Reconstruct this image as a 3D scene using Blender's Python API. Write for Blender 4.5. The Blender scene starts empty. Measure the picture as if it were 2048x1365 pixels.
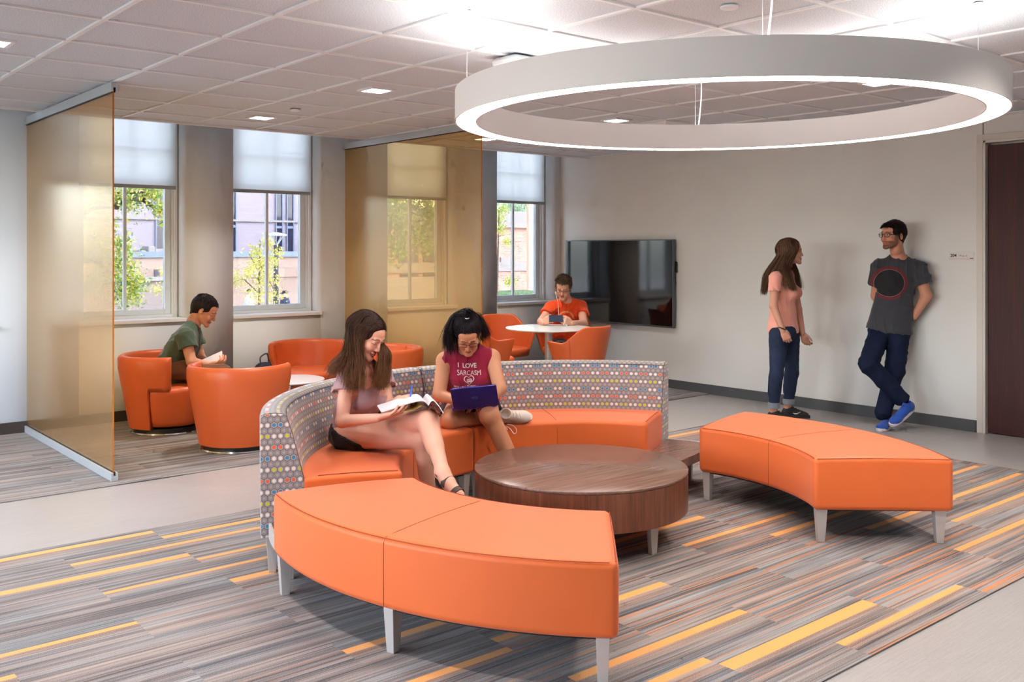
import bpy, bmesh, math, random
import numpy as np
from mathutils import Vector, Matrix, Euler
from mathutils.bvhtree import BVHTree
random.seed(7); RNG=np.random.RandomState(7)
scene=bpy.context.scene; COL=scene.collection
PI=math.pi
# ------------------------------------------------------------------ camera calibration
FPX=1916.0; CX=1024.0; HY=500.0; EYE=1.53; TH=math.atan(1614/1916.)
CT,ST=math.cos(TH),math.sin(TH)
def at(px,py,d):
    l=(px-CX)*d/FPX
    return Vector((l*CT+d*ST,-l*ST+d*CT,EYE-(py-HY)*d/FPX))
def srgb(r,g,b,a=1.0):
    def f(c):
        c/=255.0
        return c/12.92 if c<=.04045 else ((c+.055)/1.055)**2.4
    return (f(r),f(g),f(b),a)
# ------------------------------------------------------------------ node expression helper
class X:
    def __init__(s,m,sock): s.m=m; s.s=sock
    def _b(s,o,op,rev=False):
        n=s.m.nt.nodes.new('ShaderNodeMath'); n.operation=op
        a,b=(o,s) if rev else (s,o)
        for i,v in enumerate((a,b)):
            if isinstance(v,X): s.m.nt.links.new(v.s,n.inputs[i])
            elif v is not None: n.inputs[i].default_value=v
        return X(s.m,n.outputs[0])
    def __add__(s,o): return s._b(o,'ADD')
    __radd__=__add__
    def __sub__(s,o): return s._b(o,'SUBTRACT')
    def __rsub__(s,o): return s._b(o,'SUBTRACT',True)
    def __mul__(s,o): return s._b(o,'MULTIPLY')
    __rmul__=__mul__
    def __truediv__(s,o): return s._b(o,'DIVIDE')
    def lt(s,o): return s._b(o,'LESS_THAN')
    def gt(s,o): return s._b(o,'GREATER_THAN')
    def mod(s,o): return s._b(o,'FLOORED_MODULO')
    def mx(s,o): return s._b(o,'MAXIMUM')
    def mn(s,o): return s._b(o,'MINIMUM')
    def pw(s,o): return s._b(o,'POWER')
    def floor(s): return s._b(None,'FLOOR')
    def abs(s): return s._b(None,'ABSOLUTE')
    def sin(s): return s._b(None,'SINE')
    def sqrt(s): return s._b(None,'SQRT')
    def ss(s,a,b):
        n=s.m.nt.nodes.new('ShaderNodeMapRange'); n.interpolation_type='SMOOTHSTEP'
        s.m.nt.links.new(s.s,n.inputs[0]); n.inputs[1].default_value=a; n.inputs[2].default_value=b
        return X(s.m,n.outputs[0])
class Mat:
    def __init__(s,name,**kw):
        s.mat=bpy.data.materials.new(name); s.mat.use_nodes=True; s.nt=s.mat.node_tree
        s.b=s.nt.nodes['Principled BSDF']; s.out=s.nt.nodes['Material Output']
        for k,v in kw.items(): s.set(k,v)
    def set(s,k,v):
        k={'rough':'Roughness','metal':'Metallic','spec':'Specular IOR Level','sheen':'Sheen Weight','coat':'Coat Weight','col':'Base Color','em':'Emission Color','es':'Emission Strength','sss':'Subsurface Weight'}.get(k,k)
        i=s.b.inputs[k]
        if isinstance(v,X): s.nt.links.new(v.s,i)
        else: i.default_value=v
    def xyz(s,kind='Object'):
        t=s.nt.nodes.new('ShaderNodeTexCoord'); p=s.nt.nodes.new('ShaderNodeSeparateXYZ')
        s.nt.links.new(t.outputs[kind],p.inputs[0]); return [X(s,o) for o in p.outputs]
    def pos(s):
        t=s.nt.nodes.new('ShaderNodeNewGeometry'); p=s.nt.nodes.new('ShaderNodeSeparateXYZ')
        s.nt.links.new(t.outputs['Position'],p.inputs[0]); return [X(s,o) for o in p.outputs]
    def uv(s):
        t=s.nt.nodes.new('ShaderNodeUVMap'); p=s.nt.nodes.new('ShaderNodeSeparateXYZ')
        s.nt.links.new(t.outputs[0],p.inputs[0]); return [X(s,o) for o in p.outputs[:2]]
    def vec(s,x,y,z=0.0):
        c=s.nt.nodes.new('ShaderNodeCombineXYZ')
        for i,v in enumerate((x,y,z)):
            if isinstance(v,X): s.nt.links.new(v.s,c.inputs[i])
            else: c.inputs[i].default_value=v
        return X(s,c.outputs[0])
    def noise(s,v=None,scale=5,detail=2,rough=.5):
        n=s.nt.nodes.new('ShaderNodeTexNoise'); n.inputs['Scale'].default_value=scale; n.inputs['Detail'].default_value=detail; n.inputs['Roughness'].default_value=rough
        if v is None:
            t=s.nt.nodes.new('ShaderNodeTexCoord'); s.nt.links.new(t.outputs['Object'],n.inputs['Vector'])
        else: s.nt.links.new(v.s,n.inputs['Vector'])
        return X(s,n.outputs[0])
    def attr(s,name,color=False):
        n=s.nt.nodes.new('ShaderNodeAttribute'); n.attribute_name=name
        return X(s,n.outputs['Color' if color else 'Fac'])
    def ramp(s,f,stops,interp='LINEAR'):
        n=s.nt.nodes.new('ShaderNodeValToRGB'); s.nt.links.new(f.s,n.inputs[0]); n.color_ramp.interpolation=interp
        e=n.color_ramp.elements
        while len(e)<len(stops): e.new(.5)
        for i,(p,c) in enumerate(stops): e[i].position=p; e[i].color=c
        return X(s,n.outputs[0])
    def mix(s,f,a,b):
        n=s.nt.nodes.new('ShaderNodeMix'); n.data_type='RGBA'
        for sock,v in ((n.inputs[0],f),(n.inputs[6],a),(n.inputs[7],b)):
            if isinstance(v,X): s.nt.links.new(v.s,sock)
            else: sock.default_value=v
        return X(s,n.outputs[2])
    def bump(s,h,strength=.3,dist=.002):
        n=s.nt.nodes.new('ShaderNodeBump'); n.inputs['Strength'].default_value=strength; n.inputs['Distance'].default_value=dist
        s.nt.links.new(h.s,n.inputs['Height']); s.nt.links.new(n.outputs[0],s.b.inputs['Normal']); return s
def simple(name,rgb,rough=.5,metal=0,noise=0.0,nscale=30,bump=0.0,bscale=400,bdist=.001,**kw):
    m=Mat(name,rough=rough,metal=metal,**kw); c=srgb(*rgb)
    if noise:
        n=m.noise(scale=nscale,detail=3); m.set('col',m.mix(n,tuple(v*(1-noise) for v in c[:3])+(1,),tuple(min(1,v*(1+noise)) for v in c[:3])+(1,)))
    else: m.set('col',c)
    if bump: m.bump(m.noise(scale=bscale,detail=2),bump,bdist)
    return m.mat
def emis(name,rgb,st,samp=True):
    m=Mat(name)
    if not samp: m.mat.cycles.emission_sampling='NONE'
    m.set('col',(.8,.8,.8,1)); m.set('em',rgb+(1,)); m.set('es',st); return m.mat
# ------------------------------------------------------------------ mesh helper
class MB:
    def __init__(s): s.v=[]; s.f=[]; s.uvs={}; s.fa=[]
    def quad(s,*p):
        i=len(s.v); s.v+= [tuple(q) for q in p]; s.f.append(tuple(range(i,i+len(p)))); return s
    def box(s,a,b):
        x0,y0,z0=a; x1,y1,z1=b; i=len(s.v)
        s.v+=[(x0,y0,z0),(x1,y0,z0),(x1,y1,z0),(x0,y1,z0),(x0,y0,z1),(x1,y0,z1),(x1,y1,z1),(x0,y1,z1)]
        for q in ((0,3,2,1),(4,5,6,7),(0,1,5,4),(1,2,6,5),(2,3,7,6),(3,0,4,7)): s.f.append(tuple(i+k for k in q))
        return s
    def obox(s,c,half,ax):
        c=Vector(c); i=len(s.v)
        for dz in (-1,1):
            for dx,dy in ((-1,-1),(1,-1),(1,1),(-1,1)):
                s.v.append(tuple(c+Vector(ax[0])*dx*half[0]+Vector(ax[1])*dy*half[1]+Vector(ax[2])*dz*half[2]))
        for q in ((0,3,2,1),(4,5,6,7),(0,1,5,4),(1,2,6,5),(2,3,7,6),(3,0,4,7)): s.f.append(tuple(i+k for k in q))
        return s
    def frus(s,a,b,ha,hb,ang=0):      # square tapered leg from a (bottom) to b (top)
        i=len(s.v)
        for p,h in ((a,ha),(b,hb)):
            for dx,dy in ((-1,-1),(1,-1),(1,1),(-1,1)):
                x,y=dx*h[0],dy*h[1]; s.v.append((p[0]+x*math.cos(ang)-y*math.sin(ang),p[1]+x*math.sin(ang)+y*math.cos(ang),p[2]))
        for q in ((0,3,2,1),(4,5,6,7),(0,1,5,4),(1,2,6,5),(2,3,7,6),(3,0,4,7)): s.f.append(tuple(i+k for k in q))
        return s
    def tube(s,pts,r,n=8,cap=True,closed=False):
        pts=[Vector(p) for p in pts]; m=len(pts); rr=r if hasattr(r,'__len__') else [r]*m
        i0=len(s.v); u=None
        for k,p in enumerate(pts):
            if closed: t=(pts[(k+1)%m]-pts[k-1])
            else: t=(pts[min(k+1,m-1)]-pts[max(k-1,0)])
            t.normalize()
            if u is None:
                u=t.orthogonal().normalized()
            u=(u-t*u.dot(t)); u.normalize(); w=t.cross(u)
            for j in range(n):
                a=2*PI*j/n; s.v.append(tuple(p+(u*math.cos(a)+w*math.sin(a))*rr[k]))
        for k in range(m if closed else m-1):
            a0=i0+k*n; b0=i0+((k+1)%m)*n
            for j in range(n): s.f.append((a0+j,a0+(j+1)%n,b0+(j+1)%n,b0+j))
        if cap and not closed:
            s.f.append(tuple(i0+j for j in reversed(range(n)))); s.f.append(tuple(i0+(m-1)*n+j for j in range(n)))
        return s
    def cyl(s,a,b,r0,r1=None,n=32): return s.tube([a,b],[r0,r0 if r1 is None else r1],n)
    def lathe(s,prof,c=(0,0,0),n=48,a0=0,a1=2*PI,cap=True):
        full=abs(a1-a0-2*PI)<1e-6; i0=len(s.v); m=len(prof); k=n if full else n+1
        for j in range(k):
            a=a0+(a1-a0)*j/n
            for r,z in prof: s.v.append((c[0]+r*math.cos(a),c[1]+r*math.sin(a),c[2]+z))
        for j in range(n):
            A=i0+j*m; B=i0+((j+1)%k)*m
            for q in range(m-1): s.f.append((A+q,B+q,B+q+1,A+q+1))
        return s
    def sector(s,prof,c,a0,a1,n=24,uvf=None):   # closed profile (r,z) swept about c with end caps; uv in metres
        i0=len(s.v); m=len(prof)
        per=[0]
        for q in range(m): per.append(per[-1]+math.dist(prof[q],prof[(q+1)%m]))
        for j in range(n+1):
            a=a0+(a1-a0)*j/n
            for r,z in prof: s.v.append((c[0]+r*math.cos(a),c[1]+r*math.sin(a),c[2]+z))
        for j in range(n):
            A=i0+j*m; B=A+m
            for q in range(m):
                q2=(q+1)%m; fi=len(s.f); s.f.append((A+q,B+q,B+q2,A+q2))
                rm=prof[q][0]
                u0=(a0+(a1-a0)*j/n)*1.45; u1=(a0+(a1-a0)*(j+1)/n)*1.45
                v0,v1=per[q],per[q+1]
                s.uvs[fi]=[(u0,v0),(u1,v0),(u1,v1),(u0,v1)]
        for j,rev in ((0,False),(n,True)):
            idx=[i0+j*m+q for q in range(m)]; uv=[(p[0],p[1]) for p in prof]
            if rev: idx=idx[::-1]; uv=uv[::-1]
            s.uvs[len(s.f)]=uv; s.f.append(tuple(idx))
        return s
    def loft(s,rings,cap=True,closed=True):
        i0=len(s.v); n=len(rings[0])
        for r in rings: s.v+=[tuple(p) for p in r]
        for k in range(len(rings)-1):
            A=i0+k*n;B=A+n
            for j in range(n if closed else n-1): s.f.append((A+j,A+(j+1)%n,B+(j+1)%n,B+j))
        if cap: s.f.append(tuple(i0+j for j in reversed(range(n)))); s.f.append(tuple(i0+(len(rings)-1)*n+j for j in range(n)))
        return s
    def build(s,name,mat,parent=None,bevel=0,seg=3,smooth=True,sub=0,angle=.6,flat=False):
        off=parent_world(parent) if parent is not None else Vector((0,0,0))
        me=bpy.data.meshes.new(name)
        V=[(x-off[0],y-off[1],z-off[2]) for x,y,z in s.v]
        if parent is None:
            A=np.array(V); base=Vector(((A[:,0].min()+A[:,0].max())/2,(A[:,1].min()+A[:,1].max())/2,A[:,2].min())) if not getattr(s,'keep',False) else Vector((0,0,0))
            V=[(x-base[0],y-base[1],z-base[2]) for x,y,z in V]
        me.from_pydata(V,[],s.f)
        if s.uvs:
            uv=me.uv_layers.new(name='UVMap')
            for p in me.polygons:
                c=s.uvs.get(p.index)
                if c:
                    for k,li in enumerate(p.loop_indices): uv.data[li].uv=c[k]
        for mm in (mat if isinstance(mat,(list,tuple)) else [mat]): me.materials.append(mm)
        bm=bmesh.new(); bm.from_mesh(me); bmesh.ops.recalc_face_normals(bm,faces=bm.faces); bm.to_mesh(me); bm.free()
        o=bpy.data.objects.new(name,me); COL.objects.link(o)
        if parent is not None: o.parent=parent
        else: o.location=base
        if bevel:
            b=o.modifiers.new('bevel','BEVEL'); b.width=bevel; b.segments=seg; b.limit_method='ANGLE'; b.angle_limit=angle; b.harden_normals=False
        if sub:
            d=o.modifiers.new('sub','SUBSURF'); d.levels=sub; d.render_levels=sub
        if smooth:
            me.polygons.foreach_set('use_smooth',[True]*len(me.polygons))
            if bevel: w=o.modifiers.new('wn','WEIGHTED_NORMAL'); w.keep_sharp=True
            elif not sub and not flat: me.set_sharp_from_angle(angle=angle)
        return o
def parent_world(p):
    v=Vector((0,0,0))
    while p is not None: v+=p.location; p=p.parent
    return v
def empty(name,loc,label=None,cat=None,group=None,kind=None):
    o=bpy.data.objects.new(name,None); COL.objects.link(o); o.location=loc; o.empty_display_size=.1
    tag(o,label,cat,group,kind); return o
def tag(o,label=None,cat=None,group=None,kind=None):
    if label: o['label']=label
    if cat: o['category']=cat
    if group: o['group']=group
    if kind: o['kind']=kind
    return o
def dup(o,parent=None):
    c=o.copy(); COL.objects.link(c)
    if parent is not None: c.parent=parent
    for ch in list(o.children): dup(ch,c)
    return c
def rr(w,h,r,n=4,cx=0,cy=0):   # rounded rectangle points
    P=[]
    for k,(sx,sy) in enumerate(((1,1),(-1,1),(-1,-1),(1,-1))):
        for j in range(n+1):
            a=(k+j/n)*PI/2; P.append((cx+sx*(w-r)+r*math.cos(a),cy+sy*(h-r)+r*math.sin(a)))
    return P
# ------------------------------------------------------------------ materials
M={}
def wallmat(name,rgb):
    m=Mat(name,rough=.75,spec=.25); x,y,z=m.xyz()
    n=m.noise(scale=2.2,detail=2); c=srgb(*rgb)
    w=m.noise(m.vec(x*60,y*60,z*900),1,2)+m.noise(m.vec(x*700,y*700,z*40),1,2)
    m.set('col',m.mix(n,tuple(v*.96 for v in c[:3])+(1,),tuple(v*1.03 for v in c[:3])+(1,))); m.bump(w,.12,.0006); return m.mat
M['wall']=wallmat('painted wall',(226,228,231))
M['walltv']=wallmat('painted side wall',(230,228,223))
M['white']=simple('white paint',(236,237,238),.4)
M['trimw']=simple('door frame paint',(214,206,196),.45)
M['base']=simple('rubber base grey',(84,86,88),.5)
M['baseb']=simple('rubber base brown grey',(70,62,60),.5)
M['alu']=simple('anodised aluminium',(196,202,206),.45,.35,bump=.1,bscale=900,bdist=.0003)
M['leg']=simple('satin nickel leg',(200,194,190),.4,.25)
M['chrome']=simple('chrome',(225,225,228),.08,1)
M['black']=simple('black plastic',(18,18,20),.4)
M['blackgap']=simple('black rubber gasket',(24,22,20),.6)
def mk_floor():
    m=Mat('grey vinyl flooring',spec=.5); x,y,z=m.pos()
    s1=m.noise(m.vec(x*4,y*150,0.0),1,3,.6); s2=m.noise(m.vec(x*30,y*420,3.0),1,2); n=m.noise(m.vec(x,y,0.0),.8,2)
    f=s1*.45+s2*.35+n*.2
    m.set('col',m.ramp(f,[(.3,srgb(148,142,140)),(.7,srgb(182,176,172))])); m.set('rough',(s1*.12+.27)); m.bump(s2,.06,.0004); return m.mat
M['floor']=mk_floor()
def mk_carpet(name,orange,blue):
    m=Mat(name,rough=.95,spec=.1,sheen=.15); x,y,z=m.pos(); sd=m.attr('seed'); bar=m.attr('bar'); bw=m.attr('barw'); og=m.attr('orangey')
    a=m.noise(m.vec(x*.5,y*26,sd*37.0),1,2,.6); b=m.noise(m.vec(x*1.2,y*110,sd*53.0+9.0),1,3,.7); g=m.noise(m.vec(x*300,y*300,0.0),1,2); t=m.noise(m.vec(x*2.2,y*5,sd*11.0),1,2)
    f=(a-.5)*1.2+(b-.5)*1.35+(g-.5)*.9+(t-.5)*.3+.5
    c=m.ramp(f,[(0,srgb(46,46,52)),(.3,srgb(92,87,88)),(.52,srgb(134,124,120)),(.75,srgb(162,150,144)),(1,srgb(170,160,154))])
    c2=m.ramp(f,[(0,srgb(52,54,62)),(.3,srgb(92,92,96)),(.52,srgb(128,127,128)),(.75,srgb(158,155,153)),(1,srgb(166,166,168))])
    h=m.noise(m.vec(x*.9,y*9,sd*5.0+3.0),1,1)
    c=m.mix(h.ss(.36,.52),c2,c)
    if orange:
        ol=m.noise(m.vec(x*.6,y*75,sd*71.0+4.0),1,2,.6)
        c=m.mix(ol.ss(.54,.64)*og*(g*.5+.6),c,srgb(214,138,84))
        dd=(y-bar+(g-.5)*.004)
        core=1.0-dd.abs().ss(.0,.004) 
        core=(bw-dd.abs()).ss(-.002,.003)
        fade=(1.0-(dd.abs()-bw).ss(-.01,.07))*g.ss(.42,.56)*bw.gt(.001)*dd.lt(0.0)
        c=m.mix(fade*.55,c,srgb(222,160,112)); c=m.mix(core*bw.gt(.001),c,m.mix(g,srgb(232,150,76),srgb(250,182,112)))
    m.set('col',c); m.bump(g+b*.6,.5,.003); return m.mat
M['carpet']=mk_carpet('striped carpet planks with orange bars',True,False)
M['carpetg']=mk_carpet('striped grey carpet planks',False,True)
def mk_tile():
    m=Mat('mineral ceiling tile',rough=.92,spec=.1); x,y,z=m.pos()
    n=m.noise(m.vec(x,y,0.0),160,4,.7); m.set('col',m.mix(n.ss(.35,.62),srgb(196,202,208),srgb(233,239,245))); m.bump(n,.6,.002); return m.mat
M['tile']=mk_tile()
def mk_vinyl(name,rgb,rough=.42,bump=.15,sheen=0.0):
    m=Mat(name,rough=rough,spec=.4,sheen=sheen); c=srgb(*rgb)
    n=m.noise(scale=3,detail=2); w=m.noise(scale=700,detail=2)
    m.set('col',m.mix(n,tuple(v*.93 for v in c[:3])+(1,),tuple(min(1,v*1.06) for v in c[:3])+(1,)))
    h=m.noise(scale=9,detail=3)
    m.bump(h*.9+w*.1,bump,.006); return m.mat
M['bench']=mk_vinyl('orange woven vinyl',(226,105,46),.5,.10,.15)
M['leather']=mk_vinyl('orange leather',(208,95,48),.36,.22)
M['seamd']=simple('dark orange seam',(160,60,26),.6)
def mk_wood(name,cs,rough=.28,ax='z',scale=1.0,coat=.0):
    m=Mat(name,rough=rough,spec=.5); x,y,z=m.xyz()
    if ax=='z': v=m.vec(x*38*scale,y*38*scale,z*1.5*scale)
    else: v=m.vec(x*2.0*scale,y*42*scale,z*20)
    n=m.noise(v,1,4,.65); f=m.noise(v,3.5,2,.6)
    m.set('col',m.ramp(n*.65+f*.35,[(.28,srgb(*cs[0])),(.5,srgb(*cs[1])),(.72,srgb(*cs[2]))])); m.set('coat',coat); m.bump(f,.05,.0005); return m.mat
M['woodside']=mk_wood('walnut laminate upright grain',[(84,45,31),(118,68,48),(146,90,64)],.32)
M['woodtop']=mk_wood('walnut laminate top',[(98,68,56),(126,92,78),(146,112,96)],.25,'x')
M['door']=mk_wood('dark cherry door veneer',[(44,14,10),(62,22,16),(80,32,24)],.6,'z',.7)
def mk_hex():
    m=Mat('hexagon dot upholstery',rough=.85,spec=.2,sheen=.3); u,v=m.uv()
    w=.0300; h=.0262
    def cell(u,v):
        a=u/w; b=v/(2*h); i=a.floor(); j=b.floor()
        return (a-i-.5)*w,(b-j-.5)*(2*h),i,j
    ax,ay,ai,aj=cell(u,v); bx,by,bi,bj=cell(u+w/2,v+h)
    da=ax*ax+ay*ay; db=bx*bx+by*by; useA=da.lt(db)
    px=ax*useA+bx*(1.0-useA); py=ay*useA+by*(1.0-useA)
    px=px.abs(); py=py.abs()
    hd=px.mx(px*.5+py*.866)
    r=(px*px+py*py).sqrt()
    line=hd.ss(w*.42,w*.46)                    # dark outline between cells
    ring=hd.ss(w*.24,w*.27)*(1.0-hd.ss(w*.34,w*.37))
    dot=1.0-r.ss(w*.26,w*.31)
    k=((ai+aj*2.0).mod(4.0)).lt(1.5)
    cj=aj.mod(3.0)
    cc=m.mix(cj.lt(.5),m.mix(cj.lt(1.5),srgb(226,98,58),srgb(64,132,178)),srgb(196,190,44))
    dcol=m.mix(k,srgb(228,214,208),cc)
    n=m.noise(scale=900,detail=1)
    base=m.mix(n,srgb(150,140,138),srgb(176,164,160))
    c=m.mix(ring*(1.0-useA),base,srgb(128,120,120))
    c=m.mix(line,c,srgb(104,96,100))
    c=m.mix(dot*useA,c,dcol)
    m.set('col',c); m.bump(n+dot*useA*.6,.3,.001); return m.mat
M['hex']=mk_hex()
M['glasstop']=simple('pale glass table top',(226,236,236),.16)
M['tabletop']=simple('white laminate',(226,230,236),.22)
def schlick(m,f0):
    nt=m.nt; g=nt.nodes.new('ShaderNodeNewGeometry'); d=nt.nodes.new('ShaderNodeVectorMath'); d.operation='DOT_PRODUCT'
    nt.links.new(g.outputs['Incoming'],d.inputs[0]); nt.links.new(g.outputs['Normal'],d.inputs[1])
    c=X(m,d.outputs['Value']).abs(); return (1.0-c).pw(5.0)*(1-f0)+f0
def mk_amber():
    m=Mat('amber tinted laminated glass'); nt=m.nt
    tr=nt.nodes.new('ShaderNodeBsdfTransparent'); tr.inputs[0].default_value=(.97,.80,.53,1)
    df=nt.nodes.new('ShaderNodeBsdfDiffuse'); df.inputs[0].default_value=(.62,.45,.24,1)
    tl=nt.nodes.new('ShaderNodeBsdfTranslucent'); tl.inputs[0].default_value=(.76,.60,.36,1)
    ad=nt.nodes.new('ShaderNodeMixShader'); ad.inputs[0].default_value=.6
    nt.links.new(df.outputs[0],ad.inputs[1]); nt.links.new(tl.outputs[0],ad.inputs[2])
    m1=nt.nodes.new('ShaderNodeMixShader'); m1.inputs[0].default_value=.26
    nt.links.new(tr.outputs[0],m1.inputs[1]); nt.links.new(ad.outputs[0],m1.inputs[2])
    gl=nt.nodes.new('ShaderNodeBsdfGlossy'); gl.inputs['Roughness'].default_value=.22; gl.inputs[0].default_value=(.95,.97,.95,1)
    fr=schlick(m,.045)
    m2=nt.nodes.new('ShaderNodeMixShader'); nt.links.new(fr.s,m2.inputs[0]); nt.links.new(m1.outputs[0],m2.inputs[1]); nt.links.new(gl.outputs[0],m2.inputs[2])
    nt.links.new(m2.outputs[0],m.out.inputs[0]); return m.mat
M['amber']=mk_amber()
def mk_glass():
    m=Mat('grey tinted window glass'); nt=m.nt
    tr=nt.nodes.new('ShaderNodeBsdfTransparent'); tr.inputs[0].default_value=(.42,.432,.445,1)  # grey tint added to the pane to dim daylight and the outdoor view
    gl=nt.nodes.new('ShaderNodeBsdfGlossy'); gl.inputs['Roughness'].default_value=.02
    fr=schlick(m,.03)
    m2=nt.nodes.new('ShaderNodeMixShader'); nt.links.new(fr.s,m2.inputs[0]); nt.links.new(tr.outputs[0],m2.inputs[1]); nt.links.new(gl.outputs[0],m2.inputs[2])
    nt.links.new(m2.outputs[0],m.out.inputs[0]); return m.mat
M['glass']=mk_glass()
def mk_blind():
    m=Mat('solar shade fabric'); nt=m.nt; x,y,z=m.pos()
    tr=nt.nodes.new('ShaderNodeBsdfTransparent'); tr.inputs[0].default_value=(1,1,1,1)
    df=nt.nodes.new('ShaderNodeBsdfDiffuse'); df.inputs[0].default_value=(.78,.80,.80,1)
    tl=nt.nodes.new('ShaderNodeBsdfTranslucent'); tl.inputs[0].default_value=(.97,.98,.97,1)
    a=nt.nodes.new('ShaderNodeMixShader'); a.inputs[0].default_value=.85; nt.links.new(df.outputs[0],a.inputs[1]); nt.links.new(tl.outputs[0],a.inputs[2])
    b=nt.nodes.new('ShaderNodeMixShader'); b.inputs[0].default_value=.88
    nt.links.new(tr.outputs[0],b.inputs[1]); nt.links.new(a.outputs[0],b.inputs[2]); nt.links.new(b.outputs[0],m.out.inputs[0]); return m.mat
M['blind']=mk_blind()
M['hem']=simple('blind hem grey',(160,168,172),.5)
M['sash']=simple('window sash paint',(226,234,238),.4)
M['ringw']=simple('ring light housing white',(232,225,220),.5)
M['ringlens']=emis('ring light lens',(1,.95,.89),19.0)
M['ringup']=emis('ring light upper lens',(1,.96,.92),15.0)
M['down']=emis('downlight lens',(1,.93,.82),6.0,False)
M['tvframe']=simple('television bezel',(92,98,102),.35,.5)
M['screen']=simple('television screen glass',(10,11,13),.07,spec=1.0)
# ------------------------------------------------------------------ the room
XR=8.15; YB=8.74; H=2.64; XL=-4.0; YF=-4.5
def struct(name,mb,mat,**kw):
    o=mb.build(name,mat,None,**kw); o['kind']='structure'; return o
WX=[(.88,1.82),(2.47,3.41),(3.87,4.81),(5.61,6.54),(7.13,8.06)]
struct('floor',MB().box((XL,YF,-.12),(XR+.5,YB+.5,0)),M['floor'])
mb=MB(); z0,z1=.88,3.0; xs=[XL]+[v for w in WX for v in w]+[XR+.12]
for k in range(0,len(xs),2): mb.box((xs[k],YB,-.0),(xs[k+1],YB+.36,3.05))
for a,b in WX: mb.box((a,YB,0),(b,YB+.36,z0)); mb.box((a,YB,z1),(b,YB+.36,3.05))
struct('wall_back',mb,M['wall'],flat=True)
DY0,DY1=2.46,3.575
mb=MB().box((XR,DY1,0),(XR+.12,YB,3.05)).box((XR,DY0,2.44),(XR+.12,DY1,3.05)).box((XR,YF,0),(XR+.12,DY0,3.05))
struct('wall_right',mb,M['walltv'])
mb=MB().box((XL-.2,YF,0),(XL,YB+.36,.7)).box((XL-.2,YF,2.9),(XL,YB+.36,3.05))
for k in (2,3,4,5): mb.box((XL-.2,YF+k*2.55,.7),(XL,YF+k*2.55+.5,2.9))
mb.box((XL-.2,YF,.7),(XL,YF+5.1,2.9)).box((XL-.2,YF+12.75,.7),(XL,YB+.36,2.9))
struct('wall_left',mb,M['wall'],flat=True)
for k in (2,3,4):  # windows out of view, added to the left wall to bring in daylight
    w=empty('window_%d'%(6+k),(XL-.1,YF+k*2.55+1.5,.7),kind='structure')
    MB().box((XL-.12,YF+k*2.55+.5,.7),(XL-.05,YF+k*2.55+.56,2.9)).box((XL-.12,YF+k*2.55+2.49,.7),(XL-.05,YF+k*2.55+2.55,2.9)).box((XL-.12,YF+k*2.55+.5,.7),(XL-.05,YF+k*2.55+2.55,.76)).box((XL-.12,YF+k*2.55+1.5,.7),(XL-.05,YF+k*2.55+1.54,2.9)).build('window_frame',M['white'],w)
struct('wall_front',MB().box((XL-.1,YF-.1,0),(XR+.12,YF,3.05)),M['wall'])
struct('ceiling',MB().box((XL,YF,H+.006),(XR,8.22,H+.05)),M['tile'])
struct('ceiling',MB().box((XL-.1,YF-.1,3.05),(XR+.12,YB+.4,3.15)),M['white'])
mb=MB()
k=-10
while 2.07+.6*k<XR:
    x=2.07+.6*k
    if x>XL: mb.box((x-.012,YF,H-.004),(x+.012,8.22,H+.012))
    k+=1
k=-14
while 4.2+.6*k<8.2:
    y=4.2+.6*k
    if y>YF: mb.box((XL,y-.012,H-.0035),(XR,y+.012,H+.012))
    k+=1
mb.box((XR-.022,YF,H-.0045),(XR,8.219,H+.01))
struct('trim_1',mb,M['white'],smooth=False)
struct('trim_2',MB().box((XL,8.22,H-.012),(XR,8.25,3.05)).box((XL,8.25,H-.012),(XR,8.275,H+.0)),M['white'],smooth=False)
struct('baseboard_right',MB().box((XR-.012,DY1+.055,0),(XR,YB-.012,.1)),M['base'],smooth=False)
struct('baseboard_back',MB().box((XL,YB-.012,0),(XR,YB,.1)),M['baseb'],smooth=False)
# carpets, plank by plank in one mesh, the orange bars where they are woven
def carpet(x0,x1,y0,y1,bars,orange,mat):
    me=bpy.data.meshes.new('floor'); V=[];F=[];sd=[];bc=[];bw=[];og=[]
    i=0; y=y1
    while y>y0+.01:
        yl=max(y0,y-.25); off=.85 if i%2==0 else .35; x=x0; k=math.floor(x0-off)
        while off+k<x1:
            a=max(x0,off+k); b=min(x1,off+k+1)
            if b-a>.001:
                n=len(V); V+=[(a,yl,.007),(b,yl,.007),(b,y,.007),(a,y,.007)]; F.append((n,n+1,n+2,n+3))
                sd.append(random.random()); q=bars.get((i,k),None)
                if q is None and orange and random.random()<.16 and a<.8: q=(y-.125+random.uniform(-.08,.08),.02)
                if q is None: bc.append(0);bw.append(0)
                else: bc.append(q[0]);bw.append(q[1])
                og.append(min(1,max(.1,(a-y*.55+1.6)/3.0))*random.choice((.3,.7,1,1)))
            k+=1
        y-=.25;i+=1
    n=len(V); V+=[(x0,y0,0),(x1,y0,0),(x1,y1,0),(x0,y1,0),(x0,y0,.007),(x1,y0,.007),(x1,y1,.007),(x0,y1,.007)]
    for q in ((0,1,5,4),(1,2,6,5),(2,3,7,6),(3,0,4,7)): F.append(tuple(n+j for j in q)); sd.append(.5);bc.append(0);bw.append(0);og.append(0)
    me.from_pydata(V,[],F)
    for nm,L in (('seed',sd),('bar',bc),('barw',bw),('orangey',og)):
        a=me.attributes.new(nm,'FLOAT','FACE'); a.data.foreach_set('value',L)
    me.materials.append(mat); o=bpy.data.objects.new('floor',me); COL.objects.link(o); o['kind']='structure'; return o
BARS={}
def bar(y,xmid,w=.02):
    i=int((5.28-y)/.25); off=.85 if i%2==0 else .35; BARS[(i,math.floor(xmid-off))]=(y,w*1.15)
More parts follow.
